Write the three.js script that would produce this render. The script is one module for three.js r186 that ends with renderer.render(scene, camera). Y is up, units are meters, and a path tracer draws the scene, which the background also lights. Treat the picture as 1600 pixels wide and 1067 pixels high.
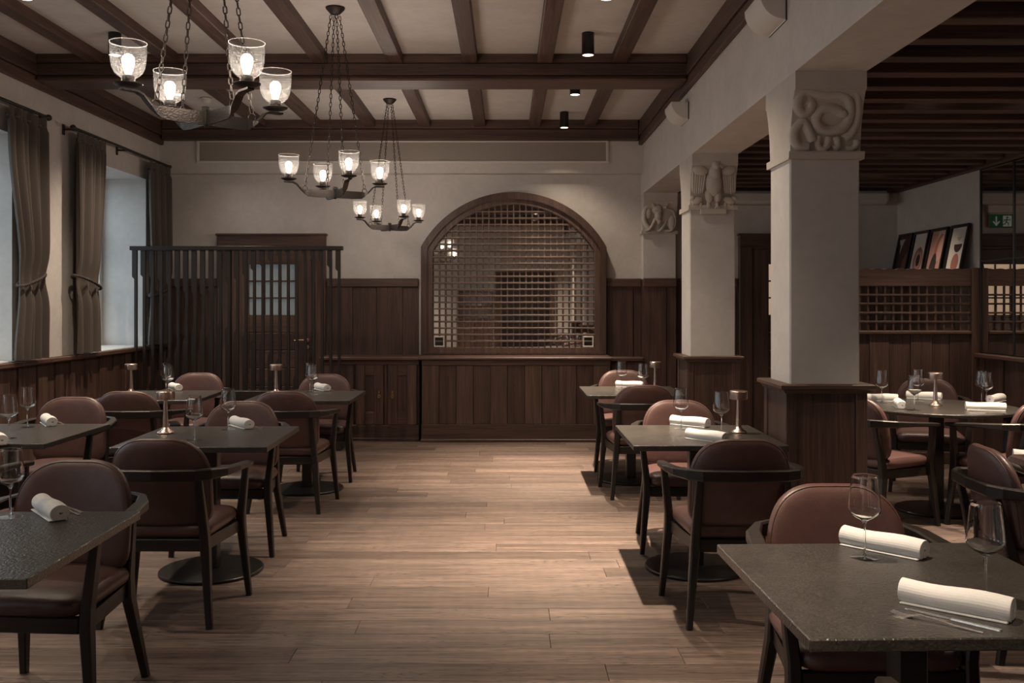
import * as THREE from 'three';
import { mergeGeometries, mergeVertices } from 'three/addons/utils/BufferGeometryUtils.js';
import { ConvexGeometry } from 'three/addons/geometries/ConvexGeometry.js';

// ---------- camera, sky, exposure (d = metres in front of the camera, so z = -d) ----------
const scene = new THREE.Scene();
const FOCAL = 1500, EYE = 1.48, VX = 792, VY = 473;
const camera = new THREE.PerspectiveCamera(2 * Math.atan(533.5 / FOCAL) * 180 / Math.PI, 1600 / 1067, 0.05, 200);
camera.position.set(0, EYE, 0);
camera.setViewOffset(1600, 1067, 800 - VX, 533.5 - VY, 1600, 1067);   // level camera, shifted lens
const renderer = new THREE.WebGLRenderer({ antialias: true });
renderer.toneMapping = THREE.LinearToneMapping;
renderer.toneMappingExposure = 0.92;
renderer.shadowMap.enabled = true;
scene.background = new THREE.Color().setRGB(2.7, 3.4, 3.8);            // overcast sky outside the windows
const BULB = 0.41, SPOT = 165, FLOOD = 8, SIDE_SPOT = 38;                             // candela of bulbs and downlights
const WARM = new THREE.Color().setRGB(1.0, 0.85, 0.73), SPOTC = new THREE.Color().setRGB(1.0, 0.81, 0.61);

// ---------- helpers ----------
let seed = 7;
const rnd = () => { seed = (seed + 0x6d2b79f5) | 0; let t = Math.imul(seed ^ (seed >>> 15), 1 | seed); t = (t + Math.imul(t ^ (t >>> 7), 61 | t)) ^ t; return ((t ^ (t >>> 14)) >>> 0) / 4294967296; };
const V = (x, y, z) => new THREE.Vector3(x, y, z);
const lerp = (a, b, t) => a + (b - a) * t, clamp = (x, a, b) => Math.min(b, Math.max(a, x)), sm = (t) => { t = clamp(t, 0, 1); return t * t * (3 - 2 * t); };
const pxX = (px, d) => (px - VX) * d / FOCAL, pxY = (py, d) => EYE - (py - VY) * d / FOCAL;
const taken = {};
function numbered(name) { const n = taken[name] = (taken[name] ?? -1) + 1; return n ? name + '_' + String(n).padStart(3, '0') : name; }
function shadowed(o) { o.castShadow = o.receiveShadow = true; return o; }
function thing(name, label, category, pos = [0, 0, 0], turn = 0, group) {
  const o = new THREE.Group(); o.name = numbered(name); o.position.set(...pos); o.rotation.y = turn;
  o.userData = { label, category }; if (group) o.userData.group = group;
  scene.add(o); return o;
}
function structure(name, label, category) { const o = new THREE.Group(); o.name = name; o.userData = { label, category, kind: 'structure' }; scene.add(o); return o; }
function part(name, geo, mat, parent, label) { const m = shadowed(new THREE.Mesh(geo, mat)); m.name = name; if (label) m.userData.label = label; parent.add(m); return m; }
function single(name, geo, mat, label, category, kind, group) { const m = part(numbered(name), geo, mat, scene, label); m.userData.category = category; if (kind) m.userData.kind = kind; if (group) m.userData.group = group; return m; }
function copyOf(o, pos, turn, label, group) { const c = o.clone(); c.name = numbered(o.name.replace(/_\d{3}$/, '')); c.position.set(...pos); c.rotation.y = turn; c.userData = { ...o.userData }; if (label) c.userData.label = label; if (group) c.userData.group = group; scene.add(c); return c; }

// uv in metres, u along the grain axis, projected from the dominant axis of each face
function muv(g, grain = 0, jitter = true) {
  if (g.index) { const n = g.toNonIndexed(); g = n; }
  const p = g.attributes.position, uv = new Float32Array(p.count * 2), a = V(), b = V(), c = V(), n = V();
  const o1 = jitter ? rnd() * 7 : 0, o2 = jitter ? rnd() * 7 : 0;
  for (let i = 0; i < p.count; i += 3) {
    a.fromBufferAttribute(p, i); b.fromBufferAttribute(p, i + 1); c.fromBufferAttribute(p, i + 2);
    n.subVectors(b, a).cross(c.clone().sub(a));
    const k = [Math.abs(n.x), Math.abs(n.y), Math.abs(n.z)], m = k[0] > k[1] ? (k[0] > k[2] ? 0 : 2) : (k[1] > k[2] ? 1 : 2);
    let ua = grain, va;
    if (m === grain) { ua = (grain + 1) % 3; va = (grain + 2) % 3; } else va = 3 - m - grain;
    [a, b, c].forEach((q, j) => { const t = [q.x, q.y, q.z]; uv[(i + j) * 2] = t[ua] + o1; uv[(i + j) * 2 + 1] = t[va] + o2; });
  }
  g.setAttribute('uv', new THREE.BufferAttribute(uv, 2));
  return g;
}
// box with chamfered edges
function cbox(x0, x1, y0, y1, z0, z1, c = 0.004, grain = 0) {
  if (c <= 0) { const g = new THREE.BoxGeometry(x1 - x0, y1 - y0, z1 - z0); g.translate((x0 + x1) / 2, (y0 + y1) / 2, (z0 + z1) / 2); return muv(g, grain); }
  c = Math.min(c, (x1 - x0) / 3, (y1 - y0) / 3, (z1 - z0) / 3);
  const pts = [];
  for (const sx of [0, 1]) for (const sy of [0, 1]) for (const sz of [0, 1]) {
    const x = sx ? x1 : x0, y = sy ? y1 : y0, z = sz ? z1 : z0, ix = sx ? x1 - c : x0 + c, iy = sy ? y1 - c : y0 + c, iz = sz ? z1 - c : z0 + c;
    pts.push(V(x, iy, iz), V(ix, y, iz), V(ix, iy, z));
  }
  return muv(new ConvexGeometry(pts), grain);
}
const B = (x0, x1, y0, y1, d0, d1, c = 0.004, grain = 0) => cbox(Math.min(x0, x1), Math.max(x0, x1), y0, y1, -Math.max(d0, d1), -Math.min(d0, d1), c, grain);
const merge = (list) => mergeGeometries(list.map((g) => { const n = g.index ? g.toNonIndexed() : g; for (const k of Object.keys(n.attributes)) if (!['position', 'normal', 'uv'].includes(k)) n.deleteAttribute(k); return n; }), false);
// loft of closed rings (arrays of Vector3 of one length)
function loft(rings, { caps = true, smooth = false, grain = 1 } = {}) {
  const n = rings[0].length, pos = [];
  const tri = (a, b, c) => { for (const q of [a, b, c]) pos.push(q.x, q.y, q.z); };
  for (let i = 0; i < rings.length - 1; i++) for (let j = 0; j < n; j++) { const k = (j + 1) % n, a = rings[i][j], b = rings[i][k], c = rings[i + 1][k], d = rings[i + 1][j]; tri(a, b, c); tri(a, c, d); }
  if (caps) for (const [r, f] of [[rings[0], 1], [rings[rings.length - 1], 0]]) { const m = V(0, 0, 0); r.forEach((q) => m.add(q)); m.divideScalar(n); for (let j = 0; j < n; j++) { const k = (j + 1) % n; f ? tri(m, r[k], r[j]) : tri(m, r[j], r[k]); } }
  let g = new THREE.BufferGeometry(); g.setAttribute('position', new THREE.Float32BufferAttribute(pos, 3));
  if (smooth) { g = mergeVertices(g, 1e-5); g.computeVertexNormals(); }
  else g.computeVertexNormals();
  return muv(g, grain);
}
// bar of rectangular section through stations {p:[x,y,z], w (along x), t (along z)}, for legs
const leg = (st) => loft(st.map(({ p, w, t }) => { const c = Math.min(w, t) * 0.16, hw = w / 2, ht = t / 2; return [[-hw + c, -ht], [hw - c, -ht], [hw, -ht + c], [hw, ht - c], [hw - c, ht], [-hw + c, ht], [-hw, ht - c], [-hw, -ht + c]].reverse().map(([a, b]) => V(p[0] + a, p[1], p[2] + b)); }));
const tube = (pts, r, seg = 24, rad = 6, closed = false) => new THREE.TubeGeometry(new THREE.CatmullRomCurve3(pts, closed, 'centripetal'), seg, r, rad, closed);
const ell = (x, y, z, a, b, c, rz = 0, ws = 16, hs = 12) => { const g = new THREE.SphereGeometry(1, ws, hs); g.scale(a, b, c); g.rotateZ(rz); g.translate(x, y, z); return g; };
const lathe = (pts, seg = 32) => new THREE.LatheGeometry(pts.map(([r, y]) => new THREE.Vector2(r, y)), seg);

// ---------- textures ----------
function lattice(px, py, s) { const a = new Float32Array(px * py), keep = seed; seed = s; for (let i = 0; i < a.length; i++) a[i] = rnd(); seed = keep; return (x, y) => { const xi = Math.floor(x), yi = Math.floor(y), u = sm(x - xi), v = sm(y - yi), g = (i, j) => a[((j % py + py) % py) * px + ((i % px + px) % px)]; return lerp(lerp(g(xi, yi), g(xi + 1, yi), u), lerp(g(xi, yi + 1), g(xi + 1, yi + 1), u), v); }; }
function texture(w, h, f, color, repeat) {
  const data = new Uint8Array(w * h * 4);
  for (let y = 0; y < h; y++) for (let x = 0; x < w; x++) { const c = f(x / w, y / h), i = (y * w + x) * 4; const t = Array.isArray(c) ? c : [c, c, c]; for (let k = 0; k < 3; k++) data[i + k] = clamp(t[k], 0, 1) * 255; data[i + 3] = 255; }
  const t = new THREE.DataTexture(data, w, h); t.wrapS = t.wrapT = THREE.RepeatWrapping; t.magFilter = THREE.LinearFilter; t.minFilter = THREE.LinearMipmapLinearFilter; t.generateMipmaps = true;
  if (color) t.colorSpace = THREE.SRGBColorSpace; if (repeat) t.repeat.set(...repeat); t.needsUpdate = true; return t;
}
const n1 = lattice(8, 64, 11), n2 = lattice(16, 256, 12), n3 = lattice(4, 12, 13), n4 = lattice(32, 512, 14), n5 = lattice(64, 64, 15), n6 = lattice(128, 128, 16), n7 = lattice(256, 256, 17), n8 = lattice(16, 16, 18);
// pine, 2 m x 0.5 m
const pineF = (u, v) => { const wob = n3(u * 4, v * 12) * 0.06; const ring = 0.5 + 0.5 * Math.sin((v * 18 + n3(u * 4 + 2, v * 12) * 5) * 6.283); return 0.54 + 0.20 * n1(u * 8, (v + wob) * 64) + 0.20 * n2(u * 16, v * 256) - 0.16 * ring * n3(u * 4, v * 12 + 3) + 0.20 * n3(u * 4, v * 12); };
const pineT = texture(1024, 512, (u, v) => { const k = pineF(u, v); return [k, k * 0.985, k * 0.97]; }, true, [0.5, 2]);
const pineB = texture(1024, 512, (u, v) => 0.4 * n2(u * 16, v * 256) + 0.6 * n1(u * 8, v * 64), false, [0.5, 2]);
// oak boards, 2 m x 0.5 m
const oakF = (u, v) => { const c = n3(u * 4, v * 12), ring = Math.abs(Math.sin((v * 9 + c * 4 + 0.6 * n1(u * 8, v * 64)) * 6.283)); const pore = n4(u * 32, v * 512); return 0.70 + 0.20 * n1(u * 8, v * 64) + 0.16 * n2(u * 16, v * 256) - 0.36 * Math.pow(1 - ring, 4) - 1.3 * Math.max(0, pore - 0.62) * (0.4 + c) - 0.5 * Math.max(0, n1(u * 8 + 3, v * 64) - 0.68) + 0.24 * (c - 0.5); };
const oakT = texture(2048, 1024, (u, v) => { const k = oakF(u, v); return [k, k * 0.97, k * 0.94]; }, true, [0.5, 2]);
const oakB = texture(1024, 512, (u, v) => oakF(u, v), false, [0.5, 2]);
// plaster, 2 m
const plasT = texture(512, 512, (u, v) => 0.93 + 0.04 * n8(u * 16, v * 16) + 0.03 * n5(u * 64, v * 64), true, [0.5, 0.5]);
const plasB = texture(512, 512, (u, v) => 0.5 * n5(u * 64, v * 64) + 0.5 * n6(u * 128, v * 128), false, [0.5, 0.5]);
// leather-finished stone, 0.4 m
const stoneB = texture(512, 512, (u, v) => 0.55 * n5(u * 64, v * 64) + 0.45 * n6(u * 128, v * 128), false, [2.4, 2.4]);
const stoneT = texture(512, 512, (u, v) => 0.72 + 0.2 * n6(u * 128, v * 128) + 0.12 * n7(u * 256, v * 256) - 0.1 * n8(u * 16, v * 16), true, [1.6, 1.6]);
const leaT = texture(256, 256, (u, v) => 0.86 + 0.09 * n8(u * 16, v * 16) + 0.05 * n5(u * 64, v * 64), true, [2, 2]);
const leaB = texture(512, 512, (u, v) => n7(u * 256, v * 256) * 0.6 + n6(u * 128, v * 128) * 0.4, false, [3, 3]);
const clothT = texture(256, 256, (u, v) => 0.95 + 0.03 * n6(u * 128, v * 128) + 0.02 * n7(u * 256, v * 256), true, [3, 3]);
const seedT = texture(256, 256, (u, v) => { const a = n6(u * 128, v * 128), b = n7(u * 256, v * 256); return a > 0.66 || b > 0.80 ? 0.95 : 0.999; }, false, [1.3, 0.6]);
const seedB = texture(256, 256, (u, v) => n6(u * 128, v * 128), false, [1.3, 0.6]);
const ironB = texture(256, 256, (u, v) => n5(u * 64, v * 64), false, [4, 4]);
const meshT = texture(128, 128, (u, v) => ((u * 32) % 1 < 0.35 || (v * 32) % 1 < 0.35 ? 0.9 : 0.72), true, [5, 5]);

const rgb = (r, g, b) => new THREE.Color().setRGB(r, g, b);
const std = (o) => new THREE.MeshStandardMaterial(o), phys = (o) => new THREE.MeshPhysicalMaterial(o);
const woods = [[0.150, 0.086, 0.068], [0.132, 0.075, 0.059], [0.164, 0.096, 0.077], [0.120, 0.067, 0.053]].map((c) => std({ color: rgb(...c), map: pineT, roughness: 0.52, bumpMap: pineB, bumpScale: 0.0006 }));
const anyWood = () => woods[Math.floor(rnd() * woods.length)];
const WOOD = woods[0], WOOD2 = woods[3];
const oaks = [[0.240, 0.180, 0.156], [0.214, 0.159, 0.137], [0.260, 0.197, 0.171], [0.176, 0.128, 0.109]].map((c) => std({ color: rgb(...c), map: oakT, roughness: 0.5, bumpMap: oakB, bumpScale: 0.0008 }));
const PLASTER = std({ color: rgb(0.605, 0.568, 0.545), map: plasT, roughness: 0.93, bumpMap: plasB, bumpScale: 0.00012 });
const CEIL = std({ color: rgb(0.60, 0.56, 0.535), map: plasT, roughness: 0.95 });
const STONE = std({ color: rgb(0.55, 0.50, 0.46), map: plasT, roughness: 0.9, bumpMap: plasB, bumpScale: 0.0002 });
const BLACKWOOD = std({ color: rgb(0.024, 0.017, 0.014), map: pineT, roughness: 0.42, bumpMap: pineB, bumpScale: 0.0003 });
const SLATWOOD = std({ color: rgb(0.024, 0.015, 0.012), map: pineT, roughness: 0.5 });
const LEATHER = phys({ color: rgb(0.106, 0.054, 0.048), map: leaT, roughness: 0.40, bumpMap: leaB, bumpScale: 0.0004 });
const PIPING = std({ color: rgb(0.07, 0.034, 0.028), roughness: 0.5 });
const TOP = std({ color: rgb(0.062, 0.055, 0.049), map: stoneT, roughness: 0.29, bumpMap: stoneB, bumpScale: 0.0015 });
const BLACKMETAL = std({ color: rgb(0.014, 0.012, 0.011), roughness: 0.3 });
const IRON = std({ color: rgb(0.058, 0.049, 0.043), roughness: 0.42, metalness: 0.75, bumpMap: ironB, bumpScale: 0.0006 });
const CHAINM = std({ color: rgb(0.05, 0.042, 0.036), roughness: 0.45, metalness: 0.7 });
const NICKEL = std({ color: rgb(0.62, 0.47, 0.40), roughness: 0.28, metalness: 1 });
const STEEL = std({ color: rgb(0.80, 0.78, 0.76), roughness: 0.24, metalness: 1 });
const BRASS = std({ color: rgb(0.35, 0.25, 0.15), roughness: 0.35, metalness: 1 });
const LINEN = std({ color: rgb(0.68, 0.665, 0.65), map: clothT, roughness: 0.95 });
const CURTAIN = phys({ color: rgb(0.095, 0.078, 0.068), map: clothT, roughness: 0.9, sheen: 0.35, sheenColor: rgb(0.25, 0.23, 0.21), sheenRoughness: 0.6, side: THREE.DoubleSide });
const ROPE = std({ color: rgb(0.06, 0.05, 0.045), roughness: 0.9 });
const WHITE = std({ color: rgb(0.60, 0.57, 0.54), roughness: 0.6 });
const GLASS = phys({ color: rgb(1, 1, 1), roughness: 0.02, transmission: 1, thickness: 0, ior: 1.5 });
const CRYSTAL = phys({ color: rgb(1, 1, 1), roughness: 0, transmission: 1, thickness: 0.002, ior: 1.5 });
const SHADE = phys({ color: rgb(1, 1, 1), roughness: 0.03, transmission: 1, transmissionMap: seedT, thickness: 0, ior: 1.5, bumpMap: seedB, bumpScale: 0.003, side: THREE.DoubleSide });
const GLASSRIM = phys({ color: rgb(0.9, 0.88, 0.85), roughness: 0.2, transmission: 0.8, thickness: 0 });
const BULBM = std({ color: rgb(1, 0.9, 0.75), emissive: rgb(1.0, 0.78, 0.5), emissiveIntensity: 14 });
const LED = std({ color: rgb(1, 0.9, 0.8), emissive: rgb(1.0, 0.74, 0.56), emissiveIntensity: 4 });
const MIRROR = std({ color: rgb(0.84, 0.81, 0.78), roughness: 0.02, metalness: 1 });
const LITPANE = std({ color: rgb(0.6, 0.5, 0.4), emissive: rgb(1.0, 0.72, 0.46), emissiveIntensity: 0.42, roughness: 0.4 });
const COOLPANE = std({ color: rgb(0.25, 0.28, 0.3), emissive: rgb(0.50, 0.60, 0.64), emissiveIntensity: 0.09, roughness: 0.25 });

// ---------- room shell ----------
const XL = -3.82, XA = 1.494, XA2 = 1.864, XR = 4.35, DB = 10.7, DF = -2.9, HC = 3.475, HA = 2.92;
const floor = structure('floor', 'grey-brown oak plank floor of the dining room', 'floor');
part('slab', B(-4.6, 4.6, -0.25, -0.016, DF - 0.2, DB + 0.2, 0, 0), std({ color: rgb(0.08, 0.055, 0.04), roughness: 0.9 }), floor);
{
  const rowW = 0.178; let row = 0;
  for (let d = DB; d > 3.3; d -= rowW, row++) {
    let x = XL - rnd() * 1.6;
    while (x < XR) {
      const len = 1.5 + rnd() * 0.9, a = Math.max(x, XL), b = Math.min(x + len, XR);
      if (b - a > 0.05) part('plank', B(a + 0.0008, b - 0.0008, -0.016, rnd() * 0.0006, d - rowW + 0.0009, d - 0.0009, 0.0012, 0), oaks[Math.floor(rnd() * 4)], floor);
      x += len;
    }
  }
  part('board_field', B(XL, XR, -0.016, 0, DF, DB - row * rowW, 0, 0), oaks[0], floor);
}
// left wall with window openings
const winD = [[8.8, 10.16], [6.05, 7.41], [3.3, 4.66], [0.55, 1.91], [-2.2, -0.84]], W0 = 1.03, W1 = 2.787;
{
  const w = structure('wall_left', 'warm white plaster wall with deep window recesses', 'wall');
  const list = [B(-4.4, XL, -0.2, W0, DF - 0.2, DB + 0.2, 0), B(-4.4, XL, W1, 3.7, DF - 0.2, DB + 0.2, 0)];
  let at = DB + 0.2;
  for (const [a, b] of winD) { list.push(B(-4.4, XL, W0, W1, b, at, 0)); at = a; }
  list.push(B(-4.4, XL, W0, W1, DF - 0.2, at, 0));
  part('plaster', merge(list), PLASTER, w);
  winD.forEach(([a, b], i) => {
    const win = structure('window_' + (i + 1), 'white timber window with small panes in a deep recess', 'window');
    const f = 0.07, x0 = -4.36, x1 = -4.28;
    part('window_frame', merge([B(x0, x1, W0, W0 + f, a, b), B(x0, x1, W1 - f, W1, a, b), B(x0, x1, W0 + f, W1 - f, a, a + f), B(x0, x1, W0 + f, W1 - f, b - f, b), B(x0, x1, W0 + f, W1 - f, (a + b) / 2 - 0.045, (a + b) / 2 + 0.045)]), WHITE, win);
    for (const [p, q] of [[a + f, (a + b) / 2 - 0.045], [(a + b) / 2 + 0.045, b - f]]) for (let k = 0; k < 3; k++) {
      const h = (W1 - W0 - 2 * f) / 3, y = W0 + f + k * h;
      part('pane', B(x0 + 0.03, x0 + 0.034, y + 0.012, y + h - 0.012, p, q, 0), GLASS, win);
      if (k) part('glazing_bar', B(x0 + 0.01, x1 - 0.01, y - 0.012, y + 0.012, p, q), WHITE, win);
    }
    part('window_sill', B(-4.36, XL + 0.03, W0 - 0.03, W0 + 0.004, a - 0.0, b + 0.0, 0.006, 2), WHITE, win);
  });
}
single('outdoor_ground', B(-40, -4.6, -1.2, -0.9, -30, 40, 0), std({ color: rgb(0.22, 0.23, 0.23), roughness: 0.95 }), 'grey paving outside the windows', 'ground', 'structure');
single('wall_back', B(-4.6, 4.7, -0.2, 3.7, DB, DB + 0.2, 0), PLASTER, 'warm white plaster end wall above the bar', 'wall', 'structure');
single('wall_front', B(-4.6, 4.7, -0.2, 3.7, DF - 0.2, DF, 0), PLASTER, 'white plaster wall opposite the bar', 'wall', 'structure');
single('wall_right', B(XR, XR + 0.25, -0.2, 3.7, DF, DB, 0), PLASTER, 'white plaster outer wall of the side room', 'wall', 'structure');
single('wall_arcade', B(XA, XA2, 2.68, 3.7, DF, DB, 0), PLASTER, 'white plaster wall carried by the carved columns', 'wall', 'structure');
// ceilings
{
  const c = structure('ceiling', 'white ceiling panels between dark timber beams of the main room', 'ceiling');
  part('plaster_panel', B(-4.5, XA2, HC, HC + 0.2, DF - 0.2, DB + 0.2, 0), CEIL, c);
  for (let i = 0; i < 8; i++) { const x = -3.29 + i * 0.599; part('joist', B(x - 0.06, x + 0.06, HC - 0.075, HC + 0.02, DF, DB - 0.2, 0.006, 2), woods[i % 4], c); }
  for (const d of [7.69, 4.95, 2.2, -0.55]) {
    const beam = new THREE.Group(); beam.name = 'crossbeam'; c.add(beam);
    const dB = d + 0.31, x0 = XL + 0.05, x1 = XA - 0.05;
    part('upper_board', B(x0, x1, HC - 0.075, HC + 0.02, d, dB, 0.006, 0), woods[1], beam);
    part('lower_board', B(x0, x1, HC - 0.17, HC - 0.078, d - 0.008, dB + 0.008, 0.006, 0), woods[3], beam);
    part('moulding', merge([B(x0, x1, HC - 0.19, HC - 0.173, d + 0.012, dB - 0.012, 0.004, 0), B(x0, x1, HC - 0.217, HC - 0.19, d - 0.012, dB + 0.012, 0.01, 0)]), woods[2], beam);
  }
  const ca = structure('ceiling_side_room', 'dark boarded ceiling with close-set joists in the side room', 'ceiling');
  part('boarding', B(XA2, 4.6, HA, HA + 0.2, DF - 0.2, DB + 0.2, 0), WOOD2, ca);
  let k = 0;
  for (let d = 4.19 - 21 * 0.335; d < DB - 0.15; d += 0.335, k++) part('joist', B(XA2 + 0.002, XR - 0.1, 2.72, HA + 0.01, d, d + 0.10, 0.005, 0), woods[k % 4], ca);
  single('trim_1', B(XR - 0.09, XR, 2.70, HA, DF, DB, 0.006, 2), WOOD2, 'dark timber beam along top of the side room wall', 'beam', 'structure');
  single('trim_2', B(XA2, XR - 0.09, 2.70, HA, DB - 0.09, DB, 0.006, 0), WOOD2, 'dark timber beam on end wall of the side room', 'beam', 'structure');
}
// timber frieze under the ceiling
function frieze(name, label, list) { const g = structure(name, label, 'frieze'); list.forEach(([n, geo, m]) => part(n, geo, m, g)); }
frieze('trim_3', 'dark timber frieze along window wall under the ceiling', [['board', B(XL, XL + 0.05, HC - 0.08, HC, DF, DB, 0.005, 2), woods[1]], ['board', B(XL, XL + 0.06, HC - 0.168, HC - 0.083, DF, DB, 0.005, 2), woods[3]], ['board', B(XL, XL + 0.045, 3.213, HC - 0.171, DF, DB, 0.008, 2), woods[0]]]);
frieze('trim_4', 'dark timber frieze on arcade wall under the ceiling', [['board', B(XA - 0.05, XA, HC - 0.08, HC, DF, DB, 0.005, 2), woods[1]], ['board', B(XA - 0.06, XA, HC - 0.168, HC - 0.083, DF, DB, 0.005, 2), woods[3]], ['board', B(XA - 0.045, XA, 3.213, HC - 0.171, DF, DB, 0.008, 2), woods[0]]]);
frieze('trim_5', 'dark timber beam above the ventilation panel', [['board', B(XL + 0.06, XA - 0.06, HC - 0.1, HC, DB - 0.24, DB, 0.005, 0), woods[1]], ['board', B(XL + 0.06, XA - 0.06, 3.258, HC - 0.103, DB - 0.25, DB, 0.006, 0), woods[3]]]);
// bulkhead with vent
single('trim_6', B(XL, XA, 2.905, 3.26, DB - 0.14, DB, 0.003), PLASTER, 'plaster bulkhead below the back ceiling beam', 'bulkhead', 'structure');
{
  const v = thing('air_vent', 'long ventilation panel with thin white frame above the bar', 'vent', [0, 3.04, -(DB - 0.14)]);
  const x0 = -3.38, x1 = 1.09, h = 0.208;
  part('grille_panel', cbox(x0, x1, 0, h, 0.0005, 0.006, 0), std({ color: rgb(0.42, 0.36, 0.32), map: meshT, roughness: 0.7 }), v);
  part('frame', merge([cbox(x0 - 0.03, x1 + 0.03, -0.03, 0, 0.0005, 0.02), cbox(x0 - 0.03, x1 + 0.03, h - 0.004, h + 0.012, 0.0005, 0.02), cbox(x0 - 0.03, x0, 0, h, 0.0005, 0.02), cbox(x1, x1 + 0.03, 0, h, 0.0005, 0.02)]), WHITE, v);
}
// ---------- columns ----------
function column(d, name, label, carve, plinthH) {
  const c = thing(name, label, 'column', [XA, 0, -d]);
  const w = 0.37;                                               // local: x 0..w, z 0 (front) .. -w
  part('shaft', cbox(0, w, plinthH - 0.02, 2.26, -w, 0, 0.008, 1), PLASTER, c);
  const prof = [[2.235, 0.028], [2.265, 0.034], [2.275, 0.034], [2.276, 0.008], [2.40, 0.02], [2.52, 0.055], [2.585, 0.085], [2.586, 0.10], [2.68, 0.10]];
  const rings = prof.map(([y, o]) => { const s = y < 2.276 ? 0.014 : 0.0; return [V(-s, y, o), V(w + s, y, o), V(w + s, y, -w - o), V(-s, y, -w - o)]; });
  const cap = part('capital', loft(rings, { grain: 0 }), STONE, c);
  part('carving', carve(), STONE, cap);
  if (plinthH < 1.5) {
    const pl = part('plinth', cbox(-0.022, w + 0.022, 0, plinthH - 0.045, -w - 0.022, 0.022, 0.004, 1), woods[3], c);
    for (const [x, z] of [[-0.03, 0.03], [w - 0.03, 0.03], [-0.03, -w + 0.03], [w - 0.03, -w + 0.03]]) part('corner_post', cbox(x, x + 0.06, 0, plinthH - 0.045, z - 0.06, z, 0.004, 1), woods[1], pl);
    part('base_board', cbox(-0.034, w + 0.034, 0, 0.14, -w - 0.034, 0.034, 0.006, 0), woods[1], pl);
    part('plinth_cap', loft([[plinthH - 0.048, 0.034], [plinthH - 0.03, 0.045], [plinthH - 0.022, 0.062], [plinthH - 0.006, 0.062], [plinthH, 0.054]].map(([y, o]) => [V(-o, y, o), V(w + o, y, o), V(w + o, y, -w - o), V(-o, y, -w - o)]), { grain: 0 }), woods[2], c);
  }
  return c;
}
const snake = () => {
  const sc = 0.1594 * 4.99 / 1500, f = (x, y) => V((x - 430) * sc + 0.185, pxY(100 + y * 0.1594, 4.99), 0.008 + 0.06 * sm((700 - y) / 600));
  const T = (pts, r, seg) => tube(pts.map(([x, y]) => f(x, y)), r, seg, 8);
  return merge([
    T([[205, 340], [255, 350], [265, 420], [200, 460], [135, 410], [140, 310], [200, 250], [300, 275], [420, 290], [540, 290], [630, 345], [655, 450], [630, 560], [540, 625], [430, 630], [350, 590], [325, 510], [370, 430], [460, 415], [560, 445]], 0.031, 90),
    T([[240, 235], [420, 225], [560, 245], [690, 270], [735, 400], [725, 560], [680, 660], [610, 720]], 0.026, 40),
    T([[300, 740], [265, 650], [200, 545], [130, 610], [120, 720], [170, 790], [255, 785]], 0.029, 40),
    T([[370, 690], [350, 740], [365, 800], [410, 815], [445, 775], [460, 695]], 0.022, 26), T([[525, 690], [550, 740], [540, 795], [500, 815]], 0.022, 18), T([[735, 725], [735, 775], [680, 810], [620, 800]], 0.02, 18),
    (() => { const p = f(575, 465); return ell(p.x, p.y, p.z + 0.008, 0.04, 0.026, 0.028, -0.3); })(), (() => { const p = f(590, 460); return ell(p.x, p.y, p.z + 0.034, 0.006, 0.006, 0.004); })(),
  ]);
};
const eagle = () => {
  const sc = 0.1593 * 7.77 / 1500, f = (x, y, z, a, b, c, r = 0) => { const p = V((x - 785) * sc + 0.185, pxY(230 + y * 0.1593, 7.77), 0.02 + 0.05 * sm((560 - y) / 400)); return ell(p.x, p.y, p.z + z, a * sc, b * sc, c * sc, r); };
  const list = [f(782, 350, 0.014, 82, 130, 62), f(784, 250, 0.022, 58, 75, 52), f(790, 190, 0.036, 40, 46, 44, 0.2), f(828, 186, 0.042, 34, 13, 15, -0.3), f(852, 196, 0.038, 12, 20, 10, 0.2), f(812, 158, 0.03, 30, 14, 18, 0.7), f(742, 470, 0.016, 42, 74, 44, 0.1), f(824, 470, 0.016, 42, 74, 44, -0.1), f(738, 560, 0.01, 20, 55, 24), f(824, 560, 0.01, 20, 55, 24), f(782, 520, -0.004, 44, 60, 24)];
  for (const s of [-1, 1]) {
    list.push(f(785 + s * 140, 225, 0.008, 74, 52, 34, s * 0.25));
    for (let k = 0; k < 6; k++) list.push(f(785 + s * (98 + k * 21), 325 - k * 4, 0.004 - k * 0.002, 17, 150 - Math.abs(k - 3) * 8, 24, s * (0.14 - k * 0.025)));
    list.push(f(785 + s * 160, 515, 0.004, 64, 40, 34, -s * 0.3), f(785 + s * 205, 495, 0.01, 28, 26, 26), f(785 + s * 120, 560, 0, 17, 36, 22), f(785 + s * 150, 570, 0, 14, 30, 20), f(785 + s * 195, 565, 0, 15, 34, 20));
    for (let k = 0; k < 3; k++) list.push(f(785 + s * 42 + (k - 1) * 24, 600, 0.016, 8, 32, 14, (k - 1) * 0.45));
  }
  const b0 = cbox(0.185 - 130 * sc, 0.185 + 130 * sc, pxY(230 + 655 * 0.1593, 7.77), pxY(230 + 600 * 0.1593, 7.77), 0, 0.05, 0.004);
  return merge([...list, b0]);
};
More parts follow.
